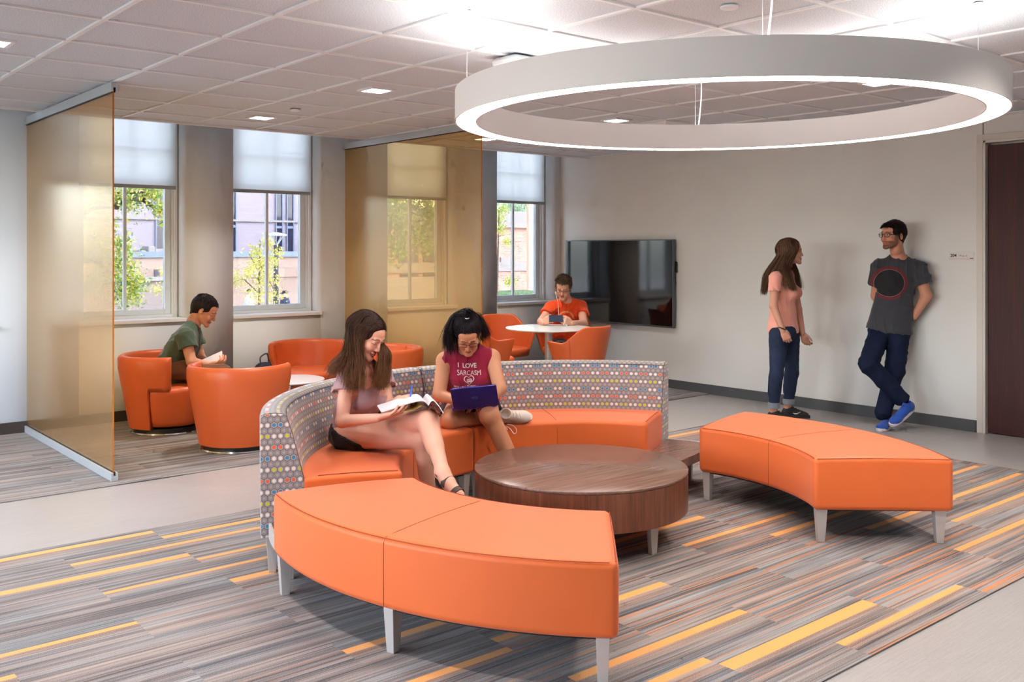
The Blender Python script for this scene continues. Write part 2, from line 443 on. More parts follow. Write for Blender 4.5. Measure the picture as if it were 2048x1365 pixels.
for y,x,w in [(5.205,1.4,.021),(5.07,2.2,.02),(4.91,1.8,.016),(4.70,1.4,.022),(4.6,2.2,.014),(4.41,1.8,.013),(4.2,2.0,.024),(3.98,1.0,.014),(3.77,.5,.022),(3.18,2.0,.02),
    (3.045,6.5,.022),(2.76,6.3,.017),(2.52,5.8,.02),(2.27,5.3,.026),(3.20,4.3,.015),(3.01,4.6,.02),(2.75,5.3,.018),(3.48,4.0,.02),(2.02,3.8,.022),(2.17,3.3,.03),(2.46,2.7,.02),(2.255,2.4,.02),(2.90,3.0,.02),(2.80,1.9,.02),(4.85,5.2,.02),(5.14,6.4,.02),(4.75,6.5,.02),(5.1,4.9,.018)]: bar(y,x,w)
carpet(-1.2,6.95,1.88,5.28,BARS,True,M['carpet'])
carpet(-1.5,XR,6.4,YB,{},False,M['carpetg'])
# windows
YW=YB+.22
for n,(a,b) in enumerate(WX):
    w=empty('window_%d'%(n+1),((a+b)/2,YW,z0),kind='structure')
    f=MB()
    f.box((a,YW-.01,z0),(a+.05,YW+.12,z1)).box((b-.05,YW-.01,z0),(b,YW+.12,z1)).box((a+.05,YW-.009,z0),(b-.05,YW+.119,z0+.045)).box((a+.05,YW-.009,z1-.05),(b-.05,YW+.119,z1))
    f.build('window_frame',M['white'],w,bevel=.004)
    s=MB(); g0,g1=a+.108,b-.108
    s.box((a+.05,YW+.02,z0+.045),(g0,YW+.07,z1-.05)).box((g1,YW+.02,z0+.045),(b-.05,YW+.07,z1-.05)).box((g0,YW+.02,z0+.045),(g1,YW+.07,z0+.095)).box((g0,YW+.02,z1-.1),(g1,YW+.07,z1-.05))
    s.box((g0,YW+.02,2.14),(g1,YW+.07,2.19))
    s.build('sash',M['sash'],w,bevel=.004)
    xm=(a+b)/2
    MB().box((xm-.014,YW+.03,z0+.09),(xm+.014,YW+.06,z1-.1)).box((g0,YW+.031,2.46),(g1,YW+.059,2.485)).build('muntin',M['sash'],w)
    MB().box((g0,YW+.044,z0+.09),(g1,YW+.05,z1-.1)).build('pane',M['glass'],w)
    MB().box((a+.0005,YB-.0004,z0+.0002),(b-.0005,YW-.0105,z0+.02)).box((a-.004,YB-.024,z0-.012),(b+.004,YB-.0005,z0+.02)).build('window_sill',M['white'],w,bevel=.003)
    MB().box((b-.034,YW-.035,z0+.0205),(b-.008,YW-.011,z1)).box((a+.008,YW-.035,z0+.0205),(a+.034,YW-.011,z1)).build('blind_channel',M['white'],w)
    lab=['pale roller blind in the window left of the first amber glass partition','pale roller blind in the leftmost visible window, directly right of the first amber glass partition','pale roller blind in the window behind the seated reader, above the outdoor lamp post','pale roller blind seen tinted through the second amber glass partition','roller blind with window bars showing through, in the window next to the television'][n]
    bl=empty('roller_blind',(xm,YW-.05,2.1),lab,'window blind','roller blinds in the tall windows')
    MB().box((a+.03,YW-.0505,2.125),(b-.03,YW-.0495,z1-.06)).build('blind_fabric',M['blind'],bl)
    MB().box((a+.03,YW-.056,2.095),(b-.03,YW-.044,2.128)).build('hem_bar',M['hem'],bl,bevel=.003)
    MB().cyl((a+.03,YW-.05,z1-.045),(b-.03,YW-.05,z1-.045),.03).build('roller_tube',M['white'],bl)
# door
d=empty('door_1',(XR,(DY0+DY1)/2,0),kind='structure')
fr=MB()
for y0,y1 in ((DY1-.0,DY1+.05),(DY0-.05,DY0)):
    fr.box((XR-.014,y0,0),(XR-.0003,y1,2.49))
fr.box((XR-.0138,DY0,2.44),(XR-.0003,DY1,2.49))
fr.box((XR-.014,DY1-.02,0),(XR+.12,DY1-.0003,2.44)).box((XR-.014,DY0+.0003,0),(XR+.12,DY0+.02,2.44)).box((XR-.014,DY0,2.42),(XR+.12,DY1,2.4397))
fr.box((XR+.075,DY1-.034,0),(XR+.11,DY1-.02,2.42)).box((XR+.075,DY0+.02,0),(XR+.11,DY0+.034,2.42)).box((XR+.075,DY0+.02,2.406),(XR+.11,DY1-.02,2.42))
fr.build('door_frame',M['trimw'],d,bevel=.002)
MB().box((XR+.03,DY0+.024,.008),(XR+.073,DY1-.024,2.402)).build('door_leaf',M['door'],d,bevel=.002)
MB().tube([(XR+.03,DY0+.09,1.0),(XR-.02,DY0+.09,1.0),(XR-.03,DY0+.10,1.0),(XR-.03,DY0+.21,1.0)],.010).build('door_handle',M['chrome'],d)
struct('trim_3',MB().box((XR-.003,DY1-.001,2.49),(XR-.0002,DY1+.006,H)),simple('joint shadow strip',(120,112,106),.8),smooth=False)
# room beyond the door leaf is closed: back of recess
struct('wall_recess',MB().box((XR+.13,DY0-.2,-.02),(XR+.16,DY1+.2,2.6)),M['wall'])
# ------------------------------------------------------------------ ceiling fittings
DL=[(1.17,5.7),(3.57,5.7),(3.57,7.5),(5.97,3.3),(5.97,5.7),(5.97,7.5)]
DLfill=[(1.17,7.5),(1.17,3.3),(3.57,.9),(5.97,.9),(-1.23,3.3),(-1.23,5.7)]  # downlights outside the view, added as fill light
DLl=['square recessed downlight at the far left edge, left of the first amber partition','square recessed downlight on the ceiling, nearer of the two between the amber partitions','square recessed downlight on the ceiling nearest the windows, between the amber partitions','square recessed downlight seen at right through the hanging ring light','square recessed downlight seen through the ring light, beside the ceiling vent','square recessed downlight at the top of the second amber glass partition']
def downlight(x,y,lab):
    t=empty('downlight',(x,y,H),lab,'ceiling light','square downlights recessed in the ceiling')
    s=.075
    MB().box((x-.098,y-.098,H-.006),(x+.098,y-s,H+.012)).box((x-.098,y+s,H-.006),(x+.098,y+.098,H+.012)).box((x-.098,y-s,H-.006),(x-s,y+s,H+.012)).box((x+s,y-s,H-.006),(x+.098,y+s,H+.012)).build('trim_ring',M['white'],t)
    MB().box((x-s,y-s,H-.001),(x+s,y+s,H+.008)).build('lens',M['down'],t)
    return t
for (x,y),l in zip(DL,DLl): downlight(x,y,l)
for i,(x,y) in enumerate(DLfill):
    downlight(x,y,'unseen square downlight added on the ceiling for fill light')
ap=empty('wireless_access_point',(3.57,4.2,H),'white rounded square box mounted on the ceiling, left of the ring light','wireless access point')
MB().loft([[(3.57+x*s,4.2+y*s,z) for x,y in rr(.11,.11,.035)] for s,z in ((.75,H-.004),(.95,H-.018),(1,H-.03),(.97,H-.046),(.88,H-.052))]).build('housing',M['white'],ap)
MB().box((3.50,4.13,H-.02),(3.64,4.27,H-.004)).build('mounting_plate',M['base'],ap)
for (x,y),l in zip([(3.57,2.7),(3.57,6.9)],['round white sprinkler cover on the bright ceiling above the ring light','small round sprinkler cover on the ceiling just above the downlight by the windows']):
    t=empty('sprinkler_cover',(x,y,H),l,'sprinkler','sprinkler covers on the ceiling')
    MB().lathe([(0,-.012),(.036,-.012),(.042,-.009),(.042,-.001),(0,-.001)],(x,y,H),32).build('cover_plate',M['white'],t)
    MB().lathe([(.0,.006),(.034,.006),(.034,-.002),(0,-.002)],(x,y,H),24).build('collar',M['hem'],t)
v=empty('ceiling_vent',(6.57,5.7,H),'square louvred air vent in the ceiling, seen through the ring light beside the middle downlight','air vent')
mb=MB()
for k in range(4):
    s=.28-.065*k
    mb.loft([[(6.57+x,5.7+y,z) for x,y in ((a,a),(-a,a),(-a,-a),(a,-a))] for a,z in ((s,H-.004),(s-.035,H-.03),(s-.04,H-.028),(s-.006,H-.002))],cap=False)
mb.build('louvre',M['white'],v,smooth=False)
MB().box((6.3,5.43,H-.0035),(6.84,5.97,H+.004)).build('throat',M['black'],v)
# ring light
RC=(3.56,2.76); RO,RI=1.205,1.105; ZB,ZT=2.112,2.25
rl=empty('ring_light',(RC[0],RC[1],ZB),'huge white circular ring light hanging from the ceiling over the sofas','pendant light')
prof=[(RO,ZB),(RO,ZT),(RO-.006,ZT),(RO-.006,ZT-.03),(RI+.006,ZT-.03),(RI+.006,ZT),(RI,ZT),(RI,ZB),(RI+.006,ZB),(RI+.006,ZB+.012),(RO-.006,ZB+.012),(RO-.006,ZB)]
mb=MB(); mb.sector(prof,(RC[0],RC[1],0),0,2*PI,160); mb.uvs={}; mb.f=mb.f[:-2]
mb.build('ring_housing',M['ringw'],rl,smooth=True)
MB().lathe([(RI+.007,ZB+.006),(RO-.007,ZB+.006),(RO-.007,ZB+.010),(RI+.007,ZB+.010),(RI+.007,ZB+.006)],(RC[0],RC[1],0),160).build('lower_lens',M['ringlens'],rl)
MB().lathe([(RI+.012,ZT-.028),(RO-.012,ZT-.028),(RO-.012,ZT-.02),(RI+.012,ZT-.02),(RI+.012,ZT-.028)],(RC[0],RC[1],0),160).build('upper_lens',M['ringup'],rl)
WA=[at(952,21,4.43),at(1948,12,4.358)]
m_=.5*(RO+RI)
for px,pz in ((2.73,3.52),(4.38,1.94)):
    a=math.atan2(pz-RC[1],px-RC[0]); p=(RC[0]+m_*math.cos(a),RC[1]+m_*math.sin(a))
    w=MB().tube([(p[0],p[1],ZT-.02),(p[0],p[1],H-.02)],.0013,6).build('suspension_wire',M['alu'],rl)
    MB().lathe([(0,-.03),(.008,-.028),(.010,-.004),(.022,-.003),(.022,0),(0,0)],(p[0],p[1],H),16).build('ceiling_anchor',M['white'],rl)
# feed cords hanging beside a wire on the near and the far side of the ring
def ringpt(ang): return (RC[0]+m_*math.cos(ang),RC[1]+m_*math.sin(ang))
def pxof(x,y): return CX+FPX*(x*CT-y*ST)/(x*ST+y*CT)
near=math.atan2(-.765,-.644)
for c0,target in ((near,1535),(near+PI,1396)):
    ang=min((c0+k*.004 for k in range(-200,200)),key=lambda a:abs(pxof(*ringpt(a))-target)); p=ringpt(ang)
    MB().tube([(p[0]+.014*math.sin(t*2.6),p[1]-.014*math.sin(t*2.6),ZT-.02+(H-ZT+.02)*t) for t in np.linspace(0,1,14)],.0035,8).build('power_cord',M['white'],rl)
    MB().tube([(p[0]-.012,p[1]+.010,ZT-.02),(p[0]-.012,p[1]+.010,H-.002)],.0013,6).build('suspension_wire',M['alu'],rl)
# ------------------------------------------------------------------ amber glass partitions
def partition(x,yn,lab):
    t=empty('glass_partition',(x,(yn+YB)/2,0),lab,'glass partition')
    MB().box((x-.005,yn+.03,.045),(x+.005,YB-.012,H-.05)).build('glass_pane',M['amber'],t,smooth=False)
    mb=MB().box((x-.022,yn,.0075),(x-.008,YB-.0125,.062)).box((x+.008,yn,.0075),(x+.022,YB-.0125,.062)).box((x-.008,yn+.001,.0075),(x+.008,YB-.0125,.04))
    mb.build('bottom_track',M['alu'],t,bevel=.001)
    mb=MB().box((x-.022,yn,H-.066),(x-.008,YB-.001,H-.005)).box((x+.008,yn,H-.066),(x+.022,YB-.001,H-.005)).box((x-.008,yn+.001,H-.04),(x+.008,YB-.001,H-.005))
    mb.build('top_track',M['alu'],t,bevel=.001)
    MB().box((x-.0078,yn+.012,.041),(x-.0052,YB-.013,.066)).box((x+.0052,yn+.012,.041),(x+.0078,YB-.013,.066)).box((x-.0078,yn+.012,H-.072),(x-.0052,YB-.002,H-.041)).box((x+.0052,yn+.012,H-.072),(x+.0078,YB-.002,H-.041)).build('gasket',M['blackgap'],t)
    MB().box((x-.0052,yn+.0275,.045),(x+.0052,yn+.0298,H-.05)).build('glass_edge',simple('polished amber glass edge',(196,120,50),.2),t)
partition(2.06,6.5,'amber glass partition panel at far left, left of the seated reader')
partition(5.09,6.42,'amber glass partition panel in the middle, behind the two seated women')
# ------------------------------------------------------------------ television
tv=empty('television',(XR-.06,7.715,.68),'large black flat screen television mounted on the wall beside the corner window','television')
y0,y1,za,zb=6.86,8.57,.672,1.645
MB().box((XR-.075,y0,za),(XR-.038,y1,zb)).build('bezel',M['tvframe'],tv,bevel=.004)
MB().box((XR-.0775,y0+.012,za+.02),(XR-.0755,y1-.012,zb-.012)).build('screen',M['screen'],tv,smooth=False)
MB().box((XR-.037,y0+.3,za+.2),(XR-.0005,y1-.3,zb-.2)).build('wall_mount',M['black'],tv)
MB().box((XR-.037,y0-.012,1.28),(XR-.015,y0+.06,1.40)).build('side_module',M['black'],tv,bevel=.004)
# ------------------------------------------------------------------ room sign
FONT=None
def text_mesh(s,size,align='CENTER',bold=0.0,res=6):
    c=bpy.data.curves.new('txt','FONT'); c.body=s; c.size=size; c.align_x=align; c.align_y='CENTER'; c.offset=bold; c.resolution_u=res
    o=bpy.data.objects.new('txt',c); COL.objects.link(o)
    dg=bpy.context.evaluated_depsgraph_get(); me=bpy.data.meshes.new_from_object(o.evaluated_get(dg)); 
    V=[tuple(v.co) for v in me.vertices]; F=[tuple(p.vertices) for p in me.polygons]
    bpy.data.objects.remove(o); bpy.data.curves.remove(c); bpy.data.meshes.remove(me); return V,F
def flat_text(s,size,org,ux,uz,mat,name,parent,**kw):
    V,F=text_mesh(s,size,**kw); org=Vector(org);ux=Vector(ux);uz=Vector(uz); n=ux.cross(uz)
    m=MB(); m.v=[tuple(org+ux*x+uz*y) for x,y,z in V]; m.f=F; return m.build(name,mat,parent,smooth=False)
def onwall(px,py,x=XR):
    u=(px-CX)/FPX; d_=x/(u*CT+ST); return Vector((x,d_*(CT-u*ST),EYE-(py-HY)*d_/FPX))
a=onwall(1898.5,505); b=onwall(1948,522)
sg=empty('room_sign',(XR,(a[1]+b[1])/2,b[2]),'small white room number sign on the wall between the leaning man and the door','room sign')
zc=(a[2]+b[2])/2; yc=(a[1]+b[1])/2; hw=(a[1]-b[1])/2; hh=.038
MB().box((XR-.006,yc-hw,zc-hh),(XR-.0005,yc+hw,zc+hh)).build('sign_plate',simple('sign plate',(226,220,216),.4),sg,bevel=.001)
flat_text('204',.036,(XR-.0066,yc+hw-.012,zc+.008),(0,-1,0),(0,0,1),simple('sign black lettering',(40,34,32),.6),'room_number',sg,align='LEFT',bold=.0012)
flat_text('Prep A',.024,(XR-.0066,yc+hw-.088,zc+.006),(0,-1,0),(0,0,1),simple('sign grey lettering',(120,114,110),.6),'room_name',sg,align='LEFT')
MB().box((XR-.0068,yc-hw+.003,zc-.0215),(XR-.0061,yc+hw-.003,zc-.0195)).box((XR-.0068,yc-hw+.004,zc-.0185),(XR-.0061,yc-hw+.032,zc-.010)).build('red_mark',simple('sign red mark',(186,96,92),.6),sg)
# ================================================================== FURNITURE
C0=(3.58,3.52)
D=math.radians
def pol(c,r,a,z=0): return (c[0]+r*math.cos(a),c[1]+r*math.sin(a),z)
def leg_at(parent,c,r,a,h=.18,w=.030,tw=.018):
    x,y,_=pol(c,r,a)
    MB().frus((x,y,.0075),(x,y,h),(tw,tw),(w,w*.8),a).build('leg',M['leg'],parent,bevel=.002)
def seam_loop(parent,c,r0,r1,a0,a1,z,name='piping',rad=.0022,mat=None,n=30,ins=.006):
    pts=[pol(c,r1-ins,a0+(a1-a0)*k/n,z) for k in range(n+1)]
    MB().tube(pts,rad,6).build(name,mat or M['seamd'],parent)
    return
def cushion(c,r0,r1,a0,a1,z0,z1,crown=.008,n=36):
    m=10; prof=[(r0,z0),(r1,z0),(r1,z1)]
    for k in range(1,m): 
        t=k/m; prof.append((r1+(r0-r1)*t,z1+crown*math.sin(PI*t)))
    prof.append((r0,z1))
    return MB().sector(prof,(c[0],c[1],0),a0,a1,n)
def bench(c,r0,r1,a0,a1,lab,legs):
    am=(a0+a1)/2; t=empty('curved_bench',pol(c,(r0+r1)/2,am),lab,'bench','curved orange benches')
    cushion(c,r0,r1,a0,a1,.18,.452).build('seat',M['bench'],t,bevel=.028,seg=5)
    e=.010
    for (ra,aa0,aa1) in ((r1-.006,a0+.02,a1-.02),(r0+.006,a0+.02,a1-.02)):
        MB().tube([pol(c,ra,aa0+(aa1-aa0)*k/30,.4475) for k in range(31)],.0020,6).build('piping',M['seamd'],t)
    for aa,s in ((a0,1),(a1,-1)):
        MB().tube([pol(c,r0+.02+(r1-r0-.04)*k/8,aa+s*.006,.4478+.004*math.sin(PI*k/8)) for k in range(9)],.0020,6).build('piping',M['seamd'],t)
    p=[pol(c,r1+.0005,am,z) for z in (.185,.30,.43)]+[pol(c,r1-.012,am,.4505)]+[pol(c,r1+(r0-r1)*k/8,am,.4528+.0075*math.sin(PI*k/8)) for k in range(1,8)]+[pol(c,r0+.012,am,.4505)]+[pol(c,r0-.0005,am,z) for z in (.43,.3,.185)]
    MB().tube(p,.0012,5).build('centre_seam',M['seamd'],t)
    MB().sector([(r0+.03,.172),(r1-.03,.172),(r1-.03,.181),(r0+.03,.181)],(c[0],c[1],0),a0+.03,a1-.03,20).build('underside',M['black'],t,smooth=False)
    for r,a in legs: leg_at(t,c,r,a)
    return t
bench(C0,1.03,1.70,D(165.2),D(226.5),'curved orange backless bench in the foreground, nearest the camera',[(1.66,D(167.3)),(1.65,D(196)),(1.65,D(224.6)),(1.08,D(169)),(1.08,D(223))])
C2=(3.63,3.47)
bench(C2,1.02,1.735,D(-42.5),D(14.5),'curved orange backless bench at right, in front of the standing couple',[(1.07,D(12.2)),(1.07,D(-39.6)),(1.68,D(-40.4)),(1.68,D(12.4))])
def sofa(a0,a1,lab):
    c=C0; am=(a0+a1)/2; t=empty('curved_sofa',pol(c,1.4,am),lab,'sofa','curved sofa sections with dotted backs')
    cushion(c,1.05,1.54,a0,a1,.18,.45,.006).build('seat',M['bench'],t,bevel=.026,seg=6)
    prof=[(1.725,.18),(1.728,.45),(1.728,.735),(1.722,.752),(1.708,.760),(1.66,.762),(1.622,.758),(1.606,.742),(1.58,.66),(1.528,.45),(1.515,.30),(1.515,.18)]
    MB().sector(prof,(c[0],c[1],0),a0,a1,40).build('backrest',M['hex'],t,bevel=.006,seg=2,angle=.9)
    for aa,s in ((a0,1),(a1,-1)):
        MB().tube([pol(c,r,aa+s*.004,z) for r,z in ((1.515,.30),(1.528,.45),(1.58,.66),(1.606,.742),(1.622,.757),(1.66,.762),(1.708,.760),(1.723,.75))],.0022,6).build('piping',simple('dark taupe piping',(84,78,80),.7) if 'pipe' not in M else M['pipe'],t)
    for k in (1,):
        MB().tube([pol(c,1.605,a0+(a1-a0)*j/40,.744) for j in range(41)],.0018,5).build('piping',M.setdefault('pipe',simple('dark taupe piping',(84,78,80),.7)),t)
    p=[pol(c,1.0495,am,z) for z in (.185,.30,.41)]+[pol(c,1.063,am,.444)]+[pol(c,1.08+.06*k,am,.4525+.006*math.sin(PI*k/8)) for k in range(0,8)]
    MB().tube(p,.0012,5).build('centre_seam',M['seamd'],t)
    s=1 if a1>a0 else -1
    for aa,sg in ((a0,1),(a1,-1)):
        MB().tube([pol(c,1.075+.055*k,aa+sg*.011,.4515+.004*math.sin(PI*k/8)) for k in range(8)],.002,6).build('piping',M['seamd'],t)
    MB().sector([(1.08,.172),(1.69,.172),(1.69,.181),(1.08,.181)],(c[0],c[1],0),a0+.03,a1-.03,20).build('underside',M['black'],t,smooth=False)
    for r,a in ((1.10,a0+D(2.4)),(1.10,a1-D(2.4)),(1.67,a0+D(1.8)),(1.67,a1-D(1.8))): leg_at(t,c,r,a)
    return t
sofa(D(91.2),D(157.6),'left curved sofa with dotted grey back, where the woman with the magazine sits')
sofa(D(29.2),D(90.8),'right curved sofa section with orange seat and dotted grey back, mostly empty')
def connector(c,r0,r1,a0,a1,lab,legs):
    am=(a0+a1)/2; t=empty('connecting_side_table',pol(c,(r0+r1)/2,am),lab,'side table','low wooden tables joining the seats')
    MB().sector([(r0,.195),(r1-.012,.195),(r1-.012,.25),(r0,.25)],(c[0],c[1],0),a0,a1,10).build('table_top',M['woodtop'],t,bevel=.002)
    MB().sector([(r1-.012,.185),(r1,.185),(r1,.252),(r1-.012,.252)],(c[0],c[1],0),a0,a1,10).build('metal_edge',M['leg'],t)
    for r,a in legs: leg_at(t,c,r,a,.195,.022,.015)
connector(C0,.98,1.69,D(158.0),D(164.8),'low brown wooden side table at left, wedged between sofa end and near bench',[(1.6,D(160.5)),(1.05,D(161.5))])
connector(C0,.94,1.60,D(15.6),D(28.8),'low brown wooden side table at right, between sofa end and far bench',[(1.5,D(22)),(1.02,D(22))])
# round coffee table
TC=(3.565,3.665)
t=empty('coffee_table',(TC[0],TC[1],0),'low round drum coffee table in glossy brown wood, in the middle of the sofa ring','coffee table')
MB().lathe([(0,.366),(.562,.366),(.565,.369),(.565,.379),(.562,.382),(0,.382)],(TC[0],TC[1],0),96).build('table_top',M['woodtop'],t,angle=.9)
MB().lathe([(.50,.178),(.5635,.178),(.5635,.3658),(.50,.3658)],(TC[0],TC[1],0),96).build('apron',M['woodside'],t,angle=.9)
MB().lathe([(0,.19),(.5,.19),(.5,.20),(0,.20)],(TC[0],TC[1],0),48).build('underside',M['black'],t)
for k in range(4):
    a=D(-82+90*k); x,y,_=pol(TC,.455,a)
    MB().frus((x,y,.0075),(x,y,.19),(.012,.022),(.014,.042),a).build('leg',M['leg'],t,bevel=.002)
def catmull_(P_,n=5):
    P_=[Vector(p) for p in P_]; out=[]; m=len(P_)
    for i in range(m-1):
        p0,p1,p2,p3=P_[max(i-1,0)],P_[i],P_[i+1],P_[min(i+2,m-1)]
        for j in range(n):
            t=j/n; out.append(.5*((2*p1)+(-p0+p2)*t+(2*p0-5*p1+4*p2-p3)*t*t+(-p0+3*p1-3*p2+p3)*t**3))
    return out+[P_[-1]]
# club chairs ------------------------------------------------------
def make_club(lab):
    t=empty('swivel_tub_chair',(0,0,0),lab,'armchair','orange swivel tub chairs')
    def R(z): return .305+ (.395-.305)*min(1,max(0,(z-.05)/.5))
    # shell: closed thick band; phi measured from the back (-x)
    n=72; rings=[]
    def hb(ph):    # bottom height of the shell
        return .055 if abs(ph)<D(100) else .375
    segs=[]
    def ring(ph,zb):
        zt=.655; ro=R; th=.062
        endr=max(0,(abs(ph)-D(92))/D(10)); k=math.sqrt(max(0.0,1-endr**2)) if endr>0 else 1
        out=[]
        pr=[(0,zb),(0,zb+.03),(0,.35),(0,.55),(0,zt-.03),(-.008,zt-.010),(-.024,zt),(-.040,zt),(-.056,zt-.012),(-.064,zt-.035),(-.066,.55),(-.068,.42),(-.068,max(zb,.30)),(-.066,zb)]
        for dr,z in pr:
            z=max(z,zb); r=R(z)+dr
            rm=R(z)-.033; r=rm+(r-rm)*(.25+.75*k)
            a=PI+ph; out.append((r*math.cos(a),r*math.sin(a),z))
        return out
    m=MB(); L=[]
    for k in range(n+1):
        ph=D(-102)+D(204)*k/n; L.append(ring(ph,.375 if abs(ph)>D(72) else .055))
    m.loft(L); m.build('shell',M['leather'],t,angle=1.0)
    # seat block: D shape that bulges forward
    rings=[]
    for z,s in ((.055,.955),(.10,.985),(.25,1.0),(.34,1.0),(.378,.99),(.398,.955),(.410,.85),(.416,.6),(.418,.25)):
        r=[]
        for k in range(64):
            a=2*PI*k/64; fx=math.cos(a)
            base=R(z)-.066 if fx<.15 else (R(z)-.066)+( .075)*min(1,(fx-.15)/.35)
            if fx>-.36: base=max(base,(R(z)-.003 if z<.38 else R(.36)-.004-(z-.36)*.3))
            r.append((base*s*math.cos(a)+.0,base*s*math.sin(a),z))
        rings.append(r)
    MB().loft(rings).build('seat',M['leather'],t,sub=1)
    MB().lathe([(0,.02),(.27,.02),(.27,.056),(0,.056)],(0,0,0),48).build('plinth',M['black'],t)
    MB().lathe([(0,.0075),(.292,.0075),(.296,.012),(.29,.021),(0,.021)],(0,0,0),64).build('swivel_base',M['chrome'],t)
    for s in (-1,1):
        a=PI+s*D(72)
        MB().tube([( (R(z)+.0005)*math.cos(a),(R(z)+.0005)*math.sin(a),z) for z in (.06,.15,.25,.37)],.0022,5).build('seam',M['seamd'],t)
    return t
ch=make_club('orange leather swivel tub chair at left that the man in the green shirt sits in')
ch.location=(3.00,8.09,0); ch.rotation_euler.z=D(-28)
for loc,a,l in (((3.17,7.03,0),44,'orange leather swivel tub chair seen from behind, nearest the camera at left'),((4.64,7.36,0),168,'orange leather swivel tub chair behind the woman with long brown hair, against the amber partition'),((4.40,8.19,0),236,'empty orange leather swivel tub chair against the window wall, facing the camera')):
    o=dup(ch); o.location=loc; o.rotation_euler.z=D(a); o['label']=l
st=empty('side_table',(3.90,7.66,0),'small low round white side table between the orange tub chairs','side table')
MB().lathe([(0,.382),(.285,.382),(.31,.388),(.31,.396),(.305,.40),(0,.40)],(3.90,7.66,0),64).build('table_top',M['tabletop'],st)
MB().cyl((3.90,7.66,.02),(3.90,7.66,.383),.028).build('column',M['chrome'],st)
MB().lathe([(0,.0075),(.2,.0075),(.2,.014),(.03,.028),(0,.028)],(3.90,7.66,0),48).build('foot_plate',M['chrome'],st)
bc=at(530,737,9.0); bg_=empty('backpack',(bc[0],bc[1],.0075),'small dark backpack on the floor against the window wall, beside the empty tub chair','backpack')
P_=rr(.13,.08,.05,4); M['bag']=simple('dark blue nylon',(30,36,52),.7)
MB().loft([[(bc[0]+x*s,bc[1]+y*s,z) for x,y in P_] for z,s in ((.0075,.9),(.03,1.0),(.25,1.0),(.38,.9),(.45,.66),(.475,.35))]).build('bag_body',M['bag'],bg_,sub=1)
MB().loft([[(bc[0]+x*.7*s,bc[1]-.085+y*.35*s,z) for x,y in P_] for z,s in ((.05,.8),(.07,1),(.22,1),(.26,.7))]).build('front_pocket',M['bag'],bg_,sub=1)
MB().tube(catmull_([(bc[0]-.03,bc[1]+.03,.46),(bc[0]-.03,bc[1]+.03,.52),(bc[0]+.03,bc[1]+.03,.55),(bc[0]+.05,bc[1]+.03,.50),(bc[0]+.05,bc[1]+.03,.45)]),.007,8).build('carry_handle',simple('dark grey webbing',(70,76,86),.7),bg_)

# cafe table and chairs --------------------------------------------
ct=empty('cafe_table',(6.53,7.18,0),'round white cafe table in front of the television','table')
MB().lathe([(0,.722),(.40,.722),(.432,.730),(.435,.738),(.432,.744),(0,.744)],(6.53,7.18,0),80).build('table_top',M['glasstop'],ct)
MB().cyl((6.53,7.18,.02),(6.53,7.18,.724),.037).build('column',M['alu'],ct)
MB().lathe([(0,.0075),(.27,.0075),(.27,.014),(.05,.032),(0,.032)],(6.53,7.18,0),48).build('foot_plate',M['alu'],ct)
def make_cafe(lab):
    t=empty('cafe_chair',(0,0,0),lab,'chair','orange bucket chairs round the cafe table')
    n=60; L=[]
    for k in range(n+1):
        ph=D(-112)+D(224)*k/n; u=abs(ph)
        s=1-((u-D(30))/D(50))if u>D(30) else 1
        s=max(0,min(1,s)); s=s*s*(3-2*s)
        zt=.665+.155*s+ (.012*((u-D(80))/D(32)) if u>D(80) else 0)
        fl=.045*max(0,(u-D(60))/D(52))
        e=max(0,(u-D(104))/D(8)); th=.036*math.sqrt(max(.08,1-e*e))
        ring=[]
        zb=.40
        N=7
        def Ro(z): q=(z-zb)/(.82-zb); return .225+.095*q**.85+fl*q
        for j in range(N+1):
            z=zb+(zt-.012-zb)*j/N; ring.append((Ro(z),z))
        ring+= [(Ro(zt)-th*.25,zt),(Ro(zt)-th*.75,zt)]
        for j in range(N,-1,-1):
            z=zb+(zt-.012-zb)*j/N; ring.append((Ro(z)-th,z))
        a=PI+ph; L.append([(r*math.cos(a)*1.0+.02,r*math.sin(a),z) for r,z in ring])
    MB().loft(L).build('shell',M['leather'],t,bevel=.003,seg=2,angle=.9)
    rings=[]
    for z,s in ((.385,.9),(.40,.99),(.43,1.0),(.462,.99),(.478,.94),(.486,.8),(.489,.4)):
        r=[]
        for k in range(56):
            a=2*PI*k/56; b=.208+ (.045*max(0,math.cos(a))); r.append((b*s*math.cos(a)+.03,b*s*math.sin(a)*(1.0+.06*max(0,math.cos(a))),z))
        rings.append(r)
    MB().loft(rings).build('seat',M['leather'],t,sub=1)
    MB().cyl((.02,0,.03),(.02,0,.39),.025).build('column',M['chrome'],t)
    MB().lathe([(0,.0075),(.23,.0075),(.23,.014),(.03,.03),(0,.03)],(.02,0,0),48).build('foot_plate',M['chrome'],t)
    for a in (PI+D(62),PI-D(62)):
        MB().tube([((.226+.095*q**.85)*math.cos(a)+.02,(.226+.095*q**.85)*math.sin(a),.40+.42*q) for q in np.linspace(0.02,.72,8)],.0018,5).build('seam',M['seamd'],t)
    return t
cc=make_cafe('orange bucket chair at the cafe table with its back to the camera, below the television')
cc.location=(6.33,6.52,0); cc.rotation_euler.z=D(92)
for loc,a,l in (((5.86,7.34,0),-8,'orange bucket chair at left of the cafe table, just behind the woman with the laptop'),((6.63,7.96,0),-106,'orange bucket chair at the far left of the cafe table, under the window'),((7.17,7.63,0),210,'orange bucket chair that the man in the bright orange shirt sits in')):
    o=dup(cc); o.location=loc; o.rotation_euler.z=D(a); o['label']=l
